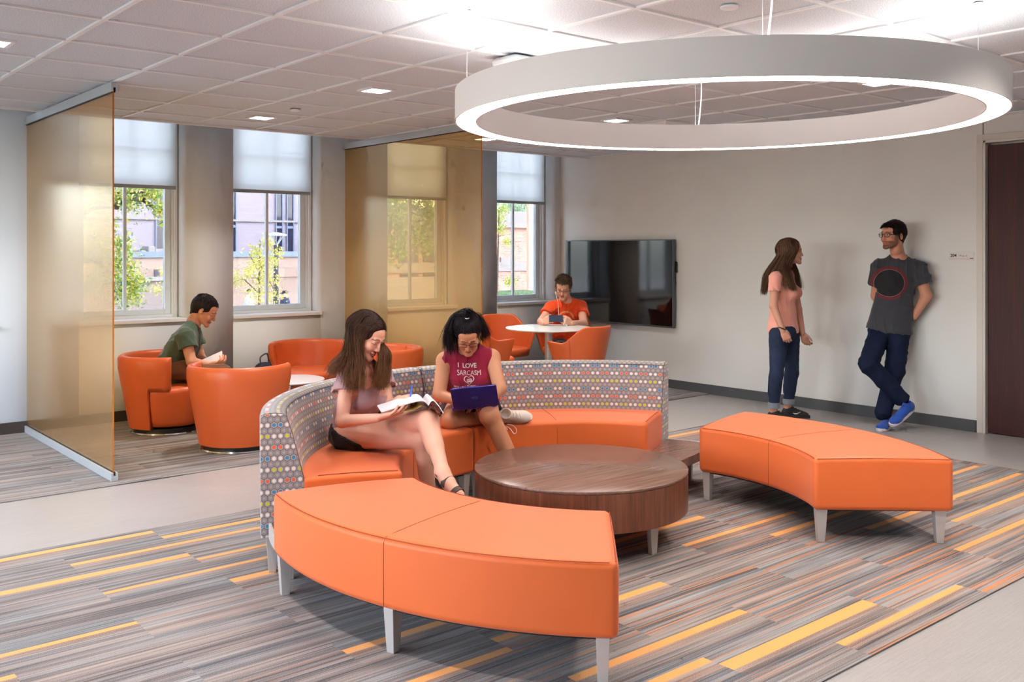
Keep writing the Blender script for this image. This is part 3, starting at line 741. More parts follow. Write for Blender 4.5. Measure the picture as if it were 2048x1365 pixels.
# ================================================================== OUTSIDE
def onY(px,py,Y):
    u=(px-CX)/FPX; d_=Y/(CT-u*ST); return Vector((d_*(u*CT+ST),Y,EYE-(py-HY)*d_/FPX))
M['ground']=simple('sunlit paving',(190,184,176),.8,noise=.1,nscale=.5)
M['lawn']=simple('lawn',(120,140,80),.9,noise=.3,nscale=2)
def brick(name,c1,c2,cm,sc=1.0):
    m=Mat(name,rough=.9,spec=.1); x,y,z=m.xyz()
    b=m.nt.nodes.new('ShaderNodeTexBrick'); m.nt.links.new(m.vec(x,z,0.0).s,b.inputs['Vector'])
    b.inputs['Scale'].default_value=1.0; b.inputs['Brick Width'].default_value=.42*sc; b.inputs['Row Height'].default_value=.15*sc; b.inputs['Mortar Size'].default_value=.012
    b.inputs['Color1'].default_value=srgb(*c1); b.inputs['Color2'].default_value=srgb(*c2); b.inputs['Mortar'].default_value=srgb(*cm)
    m.nt.links.new(b.outputs['Color'],m.b.inputs['Base Color']); return m.mat
M['bk_lav']=brick('pale lilac brick',(152,144,156),(160,152,163),(147,140,150))
M['bk_tan']=brick('tan block wall',(152,132,122),(162,144,134),(134,120,114),3)
M['bk_red']=brick('red brick',(170,118,102),(190,148,132),(182,166,158),.55)
M['stone']=simple('pale stone',(146,141,139),.8)
M['dkwin']=simple('dark window glass',(42,46,70),.1,spec=.6)
M['steel']=simple('blue grey coping',(110,124,146),.5)
GZ=-1.4
g=MB().box((-60,YB+.37,GZ-.5),(90,120,GZ)); o=g.build('ground',M['ground'],None,smooth=False); o['kind']='structure'
# podium wall and tower
p=empty('office_building',(20,44,GZ),'pale lilac brick building with dark vertical window strips, seen through the two left windows','building')
Yt=44.0
A=onY(140,500,Yt)[0]; B=onY(655,500,Yt)[0]
MB().box((A-14,Yt,GZ),(B+.3,Yt+12,22)).build('wall',M['bk_lav'],p,smooth=False)
for (xa,xb) in ((311,329),(455,471),(551,564),(573,586)):
    a=onY(xa,500,Yt); b=onY(xb,500,Yt); z0_=onY(xa,507,Yt)[2]
    w=MB().box((a[0],Yt-.03,z0_),(b[0],Yt+.3,21)).build('window_strip',M['dkwin'],p,smooth=False)
    mb=MB()
    z=z0_; k=0
    while z<20:
        mb.box((a[0]-.02,Yt-.08,z-.06),(b[0]+.02,Yt-.031,z+.06)); z+=(1.3,2.4)[k%2]; k+=1
    mb.box((a[0]-.03,Yt-.09,z0_),(a[0]+.03,Yt-.031,20)).box((b[0]-.03,Yt-.09,z0_),(b[0]+.03,Yt-.031,20))
    mb.build('mullions',M['steel'],w,smooth=False)
MB().box((A-14,Yt-.1,onY(560,443,Yt)[2]-.05),(B+.3,Yt-.001,onY(560,443,Yt)[2]+.05)).build('string_course',M['stone'],p,smooth=False)
q=empty('low_wing',(16,33,GZ),'low tan block wing with blue grey coping, in front of the pale lilac building','building')
Yw=33.0; A=onY(150,500,Yw)[0]; B=onY(648,500,Yw)[0]; zt=onY(560,514,Yw)[2]; zl=onY(300,533,Yw)[2]; zm=onY(300,554,Yw)[2]
MB().box((A-10,Yw,GZ),(B+.2,Yw+9,zt)).build('wall',M['bk_tan'],q,smooth=False)
MB().box((A-10,Yw-.15,zt),(B+.2,Yw+.3,zt+.2)).build('coping',M['steel'],q,smooth=False)
MB().box((A-10,Yw-.06,zt-.75),(B+.2,Yw-.001,zt)).build('fascia_band',M['bk_tan'],q,smooth=False)
a=onY(307,540,Yw); b=onY(317,553,Yw); MB().box((a[0],Yw-.1,b[2]),(b[0],Yw+.1,a[2])).build('vent_grille',M['dkwin'],q,smooth=False)
fw=empty('garden_wall',(10,26,GZ),'long pale rendered garden wall outside, in front of the tan wing','wall')
a=onY(232,556,26); b=onY(345,556,26); MB().box((a[0]-8,26,GZ),(b[0]+1.2,26.4,a[2]-.1)).build('wall_face',simple('pale render',(136,124,121),.9),fw,smooth=False)
MB().box((a[0]-8.1,25.9,a[2]-.1),(b[0]+1.3,26.5,a[2])).build('cap',M['stone'],fw,smooth=False)
for i,(px,py,w,h) in enumerate(((277,503,.16,.26),(284,503,.13,.24),(298,500,.26,.40),(314,503,.34,.30))):
    a=onY(px,py,34.5); o=MB().box((a[0]-w/2,34.2,zt+.001),(a[0]+w/2,34.9,zt+h)).build('rooftop_unit',M['stone'],None,bevel=.05)
    tag(o,['narrow white rooftop unit, leftmost on the low tan wing','second narrow white rooftop unit from the left on the low tan wing','tall white rooftop unit in the middle of the low tan wing','broad white rooftop unit at the right of the row on the low tan wing'][i],'rooftop unit','rooftop units on the low wing')
br=empty('brick_building',(38,36,GZ),'red brick building with pale stone bands, seen through the window next to the television','building')
Yb=36.0; A=onY(700,500,Yb)[0]; B=onY(1100,500,Yb)[0]; zt2=onY(1040,452,Yb)[2]
MB().box((A,Yb,GZ),(B+6,Yb+4,zt2)).build('wall',M['bk_red'],br,smooth=False)
MB().box((A,Yb-.2,zt2-.1),(B+6,Yb+.5,zt2+.7)).build('parapet',M['stone'],br,smooth=False)
for zz in (onY(1040,534,Yb)[2],):
    MB().box((A,Yb-.08,zz-.2),(B+6,Yb-.001,zz+.25)).build('stone_band',M['stone'],br,smooth=False)
a=onY(1000,515,Yb); b=onY(1019,532,Yb); MB().box((a[0],Yb-.09,b[2]),(b[0],Yb+.1,a[2])).build('stone_panel',M['stone'],br,smooth=False)
a=onY(1058,500,30); MB().box((a[0],30,GZ),(a[0]+1.4,30.15,onY(1058,300,30)[2])).build('brick_pier',simple('buff brick pier',(224,190,160),.9,noise=.1,nscale=3),br,smooth=False)
for (x0,x1) in ((800,836),(846,870)):
    a=onY(x0,500,Yb); b=onY(x1,590,Yb)
    MB().box((a[0],Yb-.05,b[2]),(b[0],Yb+.1,a[2]+1.0)).build('window',M['dkwin'],br,smooth=False)
lw=MB().box((onY(770,550,24)[0],24,GZ),(onY(900,550,24)[0],24.4,onY(800,556,24)[2])).build('low_stone_wall',M['stone'],None,bevel=.03)
tag(lw,'low pale stone wall outside, seen through the second amber partition','wall')
hd=MB().box((onY(985,590,25)[0],25,GZ),(onY(1075,590,25)[0],25.8,onY(1030,583,25)[2]))
o=hd.build('hedge',simple('hedge green',(96,122,84),.9,noise=.4,nscale=6,bump=1,bscale=20,bdist=.1),None,bevel=.1); tag(o,'clipped low green hedge at the foot of the red brick building','hedge')
bn=MB().box((onY(1033,590,22)[0],22,GZ),(onY(1050,590,22)[0],22.4,onY(1030,600,22)[2]-.2)).box((onY(1033,590,22)[0],22,onY(1030,600,22)[2]-.2),(onY(1050,590,22)[0]+.05,22.5,onY(1030,598,22)[2]-.1))
o=bn.build('bollard_wall',M['stone'],None,bevel=.02); tag(o,'small pale block outside below the hedge, near the window sill','block')
# leaves
def leafmat(name,cs):
    m=Mat(name,rough=.6,spec=.2); a=m.attr('Col',True)
    nt=m.nt; tl=nt.nodes.new('ShaderNodeBsdfTranslucent'); nt.links.new(a.s,tl.inputs[0]); m.set('col',a)
    mx=nt.nodes.new('ShaderNodeMixShader'); mx.inputs[0].default_value=.45; nt.links.new(m.b.outputs[0],mx.inputs[1]); nt.links.new(tl.outputs[0],mx.inputs[2]); nt.links.new(mx.outputs[0],m.out.inputs[0]); return m.mat
M['leaf']=leafmat('leaves',None)
def foliage(name,clusters,size,cols,parent,per=60):
    V=[];F=[];Cc=[]
    for (c,r,dens) in clusters:
        for _ in range(int(per*dens*2.6)):
            q=RNG.normal(size=3)*r*.5; p=np.array(c)+q
            u=RNG.normal(size=3);u/=np.linalg.norm(u); w=np.cross(u,RNG.normal(size=3)); w/=np.linalg.norm(w)
            s=size*.56*(.6+.8*RNG.rand()); n=len(V)
            V+= [tuple(p-u*s),tuple(p+w*s*.5),tuple(p+u*s),tuple(p-w*s*.5)]; F.append((n,n+1,n+2,n+3)); k=cols[RNG.randint(len(cols))]; j=.85+.3*RNG.rand(); Cc.append([k[0]*j,k[1]*j,k[2]*j,1])
    off=parent_world(parent); me=bpy.data.meshes.new(name); me.from_pydata([(a-off[0],b-off[1],c-off[2]) for a,b,c in V],[],F)
    ca=me.color_attributes.new('Col','FLOAT_COLOR','CORNER'); ca.data.foreach_set('color',np.repeat(np.array(Cc,'f'),4,axis=0).ravel())
    me.materials.append(M['leaf']); o=bpy.data.objects.new(name,me); COL.objects.link(o); o.parent=parent; return o
def tree(name,lab,Y,trunk,branches,cl,size,cols,per,r0=.06,group=None):
    b=onY(trunk[0],600,Y); t=empty(name,(b[0],Y,GZ),lab,'tree',group)
    top=onY(trunk[1],trunk[2],Y)
    mb=MB().tube([(b[0],Y,GZ),((b[0]*.6+top[0]*.4),Y,GZ+(top[2]-GZ)*.45),tuple(top)],[r0,r0*.75,r0*.25],8)
    mb.build('trunk',M['bark'],t)
    mb=MB()
    for (p0,p1) in branches:
        a=onY(*p0,Y); c=onY(*p1,Y); mid=(a+c)/2+Vector((0,.2,.12)); mb.tube([a,mid,c],[r0*.4,r0*.3,r0*.12],6)
    if branches: mb.build('branches',M['bark'],t)
    foliage('foliage',[((lambda v:(v[0],v[1]+random.uniform(-.5,.5),v[2]))(onY(x,y,Y)),r*Y/FPX,dn) for x,y,r,dn in cl],size,cols,t,per)
    return t
M['bark']=simple('bark',(92,78,68),.9,noise=.2)
yel=[srgb(206,196,70)[:3],srgb(222,210,120)[:3],srgb(178,186,84)[:3],srgb(230,220,160)[:3]]
grn=[srgb(120,160,80)[:3],srgb(160,186,110)[:3],srgb(190,200,120)[:3],srgb(96,140,84)[:3]]
tree('young_tree','young yellow green sapling outside the window behind the seated reader',17,(516,520,480),[((515,585),(480,560)),((516,560),(545,530)),((516,540),(500,505)),((517,520),(560,600))],
 [(520,485,14,.8),(508,505,18,1),(525,520,22,1.2),(500,530,18,1),(485,560,22,1.2),(540,545,18,.9),(520,560,24,1.2),(500,590,26,1),(545,590,26,1),(556,520,10,.3),(480,545,12,.6),(558,560,14,.4),(536,505,12,.5)],.045,yel,70,.035)
tree('street_tree','large pale green tree outside the leftmost visible window, its branch crossing the pane',14,(150,160,330),[((150,450),(232,415)),((232,415),(290,385)),((265,398),(325,430)),((160,520),(240,560)),((150,380),(260,360))],
 [(240,395,30,1.6),(280,400,28,1.2),(310,385,20,1.2),(320,420,16,.9),(322,445,10,.5),(300,370,30,1.3),(240,490,20,1),(245,530,30,1.8),(250,565,28,1.8),(240,590,28,1.2),(265,585,20,.7),(200,480,50,2),(190,560,50,2),(180,400,50,2),(240,350,60,2)],.05,yel+grn,110,.12)
tree('young_tree','slender yellow leaved sapling at the right edge of the leftmost visible window',20,(336,332,520),[],[(330,560,12,.6),(326,580,12,.6),(334,590,14,.7),(338,545,12,.6),(337,605,12,.5)],.05,yel,60,.03)
tree('street_tree','dense green tree seen through the second amber glass partition',18,(700,800,380),[],
 [(780,420,40,2),(815,430,45,2.6),(850,420,35,2),(800,470,45,2.4),(780,500,35,1.6),(845,470,30,1.6),(866,440,24,1),(866,500,20,.7),(812,390,50,2),(850,380,40,1.5),(820,505,20,.7)],.07,grn,120,.12)
tree('street_tree','yellow green tree at the left edge of the window next to the television',16,(990,998,420),[((992,500),(1010,470))],
 [(1000,420,16,1),(1008,440,16,1),(998,460,16,1),(1004,485,12,.8),(1000,510,14,.9),(1006,540,10,.6),(1000,560,14,.8),(1012,565,12,.6),(1003,585,12,.5),(1012,425,10,.5)],.04,yel+grn[:2],80,.04)
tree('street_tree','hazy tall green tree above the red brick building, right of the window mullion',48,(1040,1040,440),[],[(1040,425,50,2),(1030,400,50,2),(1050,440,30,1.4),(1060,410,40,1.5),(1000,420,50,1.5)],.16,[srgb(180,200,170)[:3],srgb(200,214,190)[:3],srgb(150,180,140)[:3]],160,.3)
# lamp post
a=onY(552,500,20); tt=empty('street_lamp',(a[0],20,GZ),'dark street lamp post with a flat round top, outside the window behind the seated reader','street lamp')
zt_=onY(556,490,20)[2]; zh=onY(556,472,20)[2]
MB().tube([(a[0],20,GZ),(a[0],20,zt_)],[.075,.05],12).build('pole',simple('dark lamp post metal',(62,62,72),.5,.3),tt)
MB().lathe([(0,.0),(.24,.0),(.25,.03),(.08,.07),(0,.08)],(a[0],20,zh),32).build('lamp_head',M['alu'],tt)
mb=MB()
for k in range(4): 
    c_,s_=math.cos(k*PI/2+.5),math.sin(k*PI/2+.5); mb.tube([(a[0]+.02*c_,20+.02*s_,zt_-.02),(a[0]+.2*c_,20+.2*s_,zh+.005)],.012,6)
mb.build('lamp_arms',M['alu'],tt)
# ================================================================== WORLD, LIGHT, CAMERA
w=bpy.data.worlds.new('World'); scene.world=w; w.use_nodes=True; nt=w.node_tree; bg=nt.nodes['Background']
sk=nt.nodes.new('ShaderNodeTexSky'); sk.sky_type='NISHITA'; sk.sun_disc=False; sk.sun_elevation=D(42); sk.sun_rotation=D(155); sk.dust_density=1.5
hs_=nt.nodes.new('ShaderNodeHueSaturation'); hs_.inputs['Saturation'].default_value=.5; nt.links.new(sk.outputs[0],hs_.inputs['Color']); nt.links.new(hs_.outputs[0],bg.inputs[0]); bg.inputs[1].default_value=2.7
sl=bpy.data.lights.new('Sun','SUN'); sl.energy=1.1; sl.angle=D(.6); sl.color=(1,.95,.88)
so=bpy.data.objects.new('Sun',sl); COL.objects.link(so); dv=Vector((-.30,.68,-.62)); so.rotation_euler=dv.to_track_quat('-Z','Y').to_euler(); so.location=(0,-10,20)
# daylight entering at each window opening (portal shaped area lights just outside the glass)
for n,(a,b) in enumerate(WX):
    l=bpy.data.lights.new('WindowDaylight','AREA'); l.shape='RECTANGLE'; l.size=b-a-.1; l.size_y=2.0; l.cycles.is_portal=True
    o=bpy.data.objects.new('WindowPortal',l); COL.objects.link(o); o.location=((a+b)/2,YB+.34,1.95); o.rotation_euler=(D(-90),0,0)
for k in (2,3,4):  # portals for the added windows of the left wall
    l=bpy.data.lights.new('WindowDaylight','AREA'); l.shape='RECTANGLE'; l.size=1.9; l.size_y=2.1; l.cycles.is_portal=True
    o=bpy.data.objects.new('WindowPortal',l); COL.objects.link(o); o.location=(XL-.19,YF+k*2.55+1.525,1.8); o.rotation_euler=(D(90),0,D(-90))
def area(name,x,y,z,size,en,col=(1,.96,.91),spread=150):
    l=bpy.data.lights.new(name,'AREA'); l.shape='SQUARE'; l.size=size; l.energy=en; l.color=col; l.spread=D(spread)
    o=bpy.data.objects.new(name,l); COL.objects.link(o); o.location=(x,y,z); return o
for (x,y) in DL: area('DownlightLamp',x,y,H-.004,.15,13,spread=112)
for (x,y) in DLfill: area('DownlightLamp',x,y,H-.004,.15,11,spread=112)  # lamps of the added fill downlights
cam=bpy.data.cameras.new('Camera'); co=bpy.data.objects.new('Camera',cam); COL.objects.link(co); scene.camera=co
cam.sensor_width=36; cam.lens=FPX/2048*36; cam.shift_y=-(682.5-HY)/2048; cam.clip_start=.05; cam.clip_end=500
fwd=Vector((ST,CT,0)); co.location=(0,0,EYE); co.rotation_euler=fwd.to_track_quat('-Z','Y').to_euler()
scene.view_settings.view_transform='Standard'; scene.view_settings.look='None'; scene.view_settings.exposure=0.6; scene.view_settings.gamma=1; scene.view_settings.use_curve_mapping=False
try:
    scene.cycles.max_bounces=6; scene.cycles.transparent_max_bounces=12; scene.cycles.diffuse_bounces=3; scene.cycles.glossy_bounces=3; scene.cycles.use_adaptive_sampling=True; scene.cycles.adaptive_threshold=.1; scene.cycles.adaptive_min_samples=12; scene.cycles.sample_clamp_indirect=6; scene.cycles.caustics_reflective=False; scene.cycles.caustics_refractive=False
except Exception: pass
# ================================================================== PEOPLE: signed distance modelling + surface nets
F32=np.float32
def nv(v): v=np.array(v,float); return v/ (np.linalg.norm(v)+1e-12)
class Sdf:
    def __init__(s): s.p=[]
    def cap(s,a,b,ra,rb=None,k=.015,op='u',tag=0): s.p.append(('cap',np.array(a,float),np.array(b,float),ra,ra if rb is None else rb,k,op)); return s
    def cc(s,a,b,ra,rb=None,k=.012,op='u',rd=.004,side=None,flat=1.0): s.p.append(('cc',np.array(a,float),np.array(b,float),ra,ra if rb is None else rb,k,op,rd,side,flat)); return s
    def ell(s,c,r,R=None,k=.02,op='u'): s.p.append(('ell',np.array(c,float),np.array(r,float),np.eye(3) if R is None else np.array(R,float),k,op)); return s
    def ec(s,a,b,side,ra,rb,flat,k=.03,op='u'): s.p.append(('ec',np.array(a,float),np.array(b,float),nv(side),ra,rb,flat,k,op)); return s
    def plane(s,pt,n,k=.004): s.p.append(('plane',np.array(pt,float),nv(n),k)); return s
    def chain(s,pts,rs,k=.015,op='u'):
        for i in range(len(pts)-1): s.cap(pts[i],pts[i+1],rs[i],rs[i+1],k,op)
        return s
    def inflate(s,e):
        o=Sdf()
        for q in s.p:
            q=list(q)
            if q[0]=='cap': q[3]+=e;q[4]+=e
            elif q[0]=='ell': q[2]=q[2]+e
            elif q[0]=='ec': q[4]+=e;q[5]+=e
            o.p.append(tuple(q))
        return o
    def bounds(s):
        lo=np.full(3,1e9);hi=-lo
        for q in s.p:
            if q[0]=='plane' or q[-1]=='s' or (q[0]=='cc' and q[6]=='s') or (q[0]=='cap' and q[6]=='s'): continue
            if q[0] in('cap','cc'): r=max(q[3],q[4]); a,b=q[1],q[2]
            elif q[0]=='ec': r=max(q[4],q[5]); a,b=q[1],q[2]
            else: r=float(q[2].max()); a=b=q[1]
            lo=np.minimum(lo,np.minimum(a,b)-r); hi=np.maximum(hi,np.maximum(a,b)+r)
        return lo,hi
    def mesh(s,h,disp=None,lo=None,hi=None):
        L,Hh=s.bounds()
        if lo is not None: L=np.maximum(L,lo)
        if hi is not None: Hh=np.minimum(Hh,hi)
        L=L-4*h; Hh=Hh+4*h
        n=np.ceil((Hh-L)/h).astype(int)+1
        G=np.full(n,.25,F32)
        ax=[(L[i]+h*np.arange(n[i])).astype(F32) for i in range(3)]
        for q in s.p:
            kind=q[0]
            if kind=='plane':
                d=(ax[0]-q[1][0])[:,None,None]*q[2][0]+(ax[1]-q[1][1])[None,:,None]*q[2][1]+(ax[2]-q[1][2])[None,None,:]*q[2][2]
                G=np.maximum(G,d.astype(F32)); continue
            if kind in('cap','cc'): r=max(q[3],q[4]); a,b=q[1],q[2]; k=q[5]; op=q[6]
            elif kind=='ec': r=max(q[4],q[5]); a,b=q[1],q[2]; k=q[7]; op=q[8]
            else: r=float(q[2].max()); a=b=q[1]; k=q[4]; op=q[5]
            m=r+k+3*h
            i0=np.clip(np.floor((np.minimum(a,b)-m-L)/h).astype(int),0,n); i1=np.clip(np.ceil((np.maximum(a,b)+m-L)/h).astype(int)+1,0,n)
            if (i1<=i0).any(): continue
            sl=tuple(slice(i0[j],i1[j]) for j in range(3))
            x=ax[0][sl[0]][:,None,None]; y=ax[1][sl[1]][None,:,None]; z=ax[2][sl[2]][None,None,:]
            if kind=='ell':
                R=q[3]; c=q[1]; rr_=q[2]
                dx,dy,dz=x-F32(c[0]),y-F32(c[1]),z-F32(c[2])
                u=[(dx*F32(R[i][0])+dy*F32(R[i][1])+dz*F32(R[i][2])) for i in range(3)]
                k0=np.sqrt(sum((u[i]/F32(rr_[i]))**2 for i in range(3))+1e-9); k1=np.sqrt(sum((u[i]/F32(rr_[i]**2))**2 for i in range(3))+1e-9)
                d=k0*(k0-1)/k1
            else:
                ba=b-a; ll=float(ba@ba)+1e-12
                dx,dy,dz=x-F32(a[0]),y-F32(a[1]),z-F32(a[2])
                t=(dx*F32(ba[0])+dy*F32(ba[1])+dz*F32(ba[2]))/F32(ll); tc=np.clip(t,0,1)
                ex,ey,ez=dx-tc*F32(ba[0]),dy-tc*F32(ba[1]),dz-tc*F32(ba[2])
                if kind=='ec' or (kind=='cc' and q[8] is not None):
                    sd=q[3] if kind=='ec' else nv(q[8]); fl=q[6] if kind=='ec' else q[9]
                    u_=nv(ba); sd=nv(sd-u_*(sd@u_)); fr=np.cross(u_,sd)
                    f=ex*F32(fr[0])+ey*F32(fr[1])+ez*F32(fr[2]); e2=ex*ex+ey*ey+ez*ez
                    rad=np.sqrt(np.maximum(e2-f*f,0)+(f/F32(fl))**2)
                    ra,rb=(q[4],q[5]) if kind=='ec' else (q[3],q[4])
                    d=(rad-(ra+(rb-ra)*tc))*F32((1+fl)/2)
                else:
                    d=np.sqrt(ex*ex+ey*ey+ez*ez)-(F32(q[3])+F32(q[4]-q[3])*tc)
                if kind=='cc':
                    rl=math.sqrt(ll); ax_=np.maximum(-t,t-1)*F32(rl)
                    px_=dx-t*F32(ba[0]);py_=dy-t*F32(ba[1]);pz_=dz-t*F32(ba[2])
                    if q[8] is None: rad=np.sqrt(px_*px_+py_*py_+pz_*pz_)
                    else:
                        f=px_*F32(fr[0])+py_*F32(fr[1])+pz_*F32(fr[2]); rad=np.sqrt(np.maximum(px_*px_+py_*py_+pz_*pz_-f*f,0)+(f/F32(fl))**2)
                    d=np.maximum(rad-(F32(q[3])+F32(q[4]-q[3])*tc),ax_)
            g=G[sl]; k=max(k,1e-4)
            if op=='u':
                hh=np.clip(.5+.5*(g-d)/k,0,1); G[sl]=g*(1-hh)+d*hh-k*hh*(1-hh)
            elif op=='s':
                hh=np.clip(.5-.5*(g+d)/k,0,1); G[sl]=g*(1-hh)-d*hh+k*hh*(1-hh)
            elif op=='i':
                G[:]=G
        if disp is not None:
            msk=np.nonzero(np.abs(G)<.03)
            P_=np.stack([ax[i][msk[i]] for i in range(3)],1)
            G[msk]+=disp(P_).astype(F32)
        return surfnets(G,L,h)
def surfnets(G,L,h):
    S=G<0
    c=np.zeros(np.array(G.shape)-1,np.int8)
    for i in (0,1):
        for j in (0,1):
            for k in (0,1): c+=S[i:c.shape[0]+i,j:c.shape[1]+j,k:c.shape[2]+k]
    I,J,K=np.nonzero((c>0)&(c<8)); idx=np.full(c.shape,-1,np.int32); idx[I,J,K]=np.arange(len(I))
    acc=np.zeros((len(I),3)); cnt=np.zeros(len(I))
    C=[(0,0,0),(1,0,0),(0,1,0),(1,1,0),(0,0,1),(1,0,1),(0,1,1),(1,1,1)]
    val={q:G[I+q[0],J+q[1],K+q[2]].astype(float) for q in C}
    for a in C:
        for ax_ in range(3):
            if a[ax_]==0:
                b=list(a); b[ax_]=1; b=tuple(b); fa,fb=val[a],val[b]; x=(fa<0)!=(fb<0)
                t=np.where(x,fa/np.where(x,fa-fb,1),0)
                for q in range(3): acc[:,q]+=np.where(x,a[q]+(t if q==ax_ else 0),0)
                cnt+=x
    V=np.stack([I,J,K],1)+acc/np.maximum(cnt,1)[:,None]; V=V*h+L
    Fs=[]
    n=c.shape
    for ax_ in range(3):
        o1,o2=[(1,2),(2,0),(0,1)][ax_]
        sl0=[slice(None)]*3; sl1=[slice(None)]*3
        sl0[ax_]=slice(0,-1); sl1[ax_]=slice(1,None)
        for o in (o1,o2):
            sl0[o]=slice(1,-1); sl1[o]=slice(1,-1)
        A=S[tuple(sl0)];B=S[tuple(sl1)]; x=np.nonzero(A!=B)
        p=[x[0].copy(),x[1].copy(),x[2].copy()]; p[o1]+=1; p[o2]+=1
        def cell(d1,d2):
            q=[p[0],p[1],p[2]]; q=[v.copy() for v in q]; q[o1]=q[o1]-d1; q[o2]=q[o2]-d2; return idx[q[0],q[1],q[2]]
        q0,q1,q2,q3=cell(1,1),cell(0,1),cell(0,0),cell(1,0)
        fl=A[x]
        f=np.where(fl[:,None],np.stack([q0,q1,q2,q3],1),np.stack([q0,q3,q2,q1],1)); Fs.append(f)
    Fq=np.concatenate(Fs); Fq=Fq[(Fq>=0).all(1)]
    return V,Fq
def npmesh(name,parts,mat,parent=None,base=None,cols=None):
    """parts: list of (V,F[,C]) joined into one mesh object"""
    off=0;VV=[];FF=[];CC=[]
    for q in parts:
        V,Fq=q[0],q[1]; VV.append(V);FF.append(Fq+off);off+=len(V)
        CC.append(q[2] if len(q)>2 else np.tile(np.array([.8,.6,.5,1.0]),(len(V),1)))
    V=np.concatenate(VV);Fq=np.concatenate(FF);Cc=np.concatenate(CC).astype(F32)
    if base is None: o_=np.array(parent_world(parent)) if parent is not None else np.zeros(3)
    else: o_=np.array(base)
    V=V-o_
    me=bpy.data.meshes.new(name); me.vertices.add(len(V)); me.vertices.foreach_set('co',V.astype(F32).ravel())
    nf=len(Fq); w_=Fq.shape[1]; me.loops.add(nf*w_); me.loops.foreach_set('vertex_index',Fq.astype(np.int32).ravel()); me.polygons.add(nf)
    me.polygons.foreach_set('loop_start',np.arange(0,nf*w_,w_,dtype=np.int32)); me.update(calc_edges=True)
    me.polygons.foreach_set('use_smooth',np.ones(nf,bool)); me.validate()
    ca=me.color_attributes.new('Col','FLOAT_COLOR','POINT'); ca.data.foreach_set('color',Cc.ravel())
    me.materials.append(mat); o=bpy.data.objects.new(name,me); COL.objects.link(o)
    if parent is not None: o.parent=parent
    else: o.location=Vector(o_)
    return o
def folds(amp,fr=(30,22,14),ph=0.0,dirv=None):
    A=np.array([[.3,.5,.9],[.9,-.4,.35],[-.5,.8,.5]]) if dirv is None else np.array(dirv)
    fr=[v*1.7 for v in fr]; amp=amp*2.1
    def f(P_):
        u=P_@A.T
        wx=.35*np.sin(u[:,1]*13+ph)+.25*np.sin(u[:,2]*17+2*ph); wy=.4*np.sin(u[:,0]*11+ph*3)
        a=1-np.abs(np.sin(u[:,0]*fr[0]*.9+2.4*wx+ph)); b_=1-np.abs(np.sin(u[:,1]*fr[1]*.9+2.6*wy+1.3*np.sin(u[:,0]*9)+ph*2)); c=np.sin(u[:,2]*fr[2]*2.2+2*wy)
        m1=.5+.5*np.sin(u[:,1]*9+3*wx+ph); m2=.5+.5*np.sin(u[:,0]*8+ph*1.7)
        return -amp*1.5*(a**2*m1+b_**2*m2*.9)-amp*.35*c-amp*.35*c*0+amp*.75
    return f
def clothmat(name,rgb,rough=.85,weave=.25,scale=900,var=.06,sheen=.2):
    m=Mat(name,rough=rough,spec=.2,sheen=sheen); c=srgb(*rgb); n=m.noise(scale=scale,detail=1); l=m.noise(scale=14,detail=3)
    m.set('col',m.mix(l*.5+n*.5,tuple(v*(1-var*2) for v in c[:3])+(1,),tuple(min(1,v*(1+var*2)) for v in c[:3])+(1,)))
    m.bump(n*.3+l,weave,.004); return m.mat
def skinmat(name):
    m=Mat(name,rough=.48,spec=.4); a=m.attr('Col',True); m.set('col',a); m.set('sss',.12); m.b.inputs['Subsurface Radius'].default_value=(.012,.005,.003); m.b.inputs['Subsurface Scale'].default_value=1.0
    n=m.noise(scale=260,detail=2); m.bump(n,.05,.0008); return m.mat
M['skin']=skinmat('skin')
def hairmat():
    m=Mat('hair',rough=.5,spec=.12); a=m.attr('Col',True); m.set('col',a); return m.mat
M['hair']=hairmat()
def denim(name,rgb,rgb2):
    m=Mat(name,rough=.85,spec=.15); n=m.noise(scale=7,detail=4); f=m.noise(scale=700,detail=1)
    m.set('col',m.mix(n*.75+f*.25,srgb(*rgb),srgb(*rgb2))); m.bump(f*.3+n,.3,.004); return m.mat
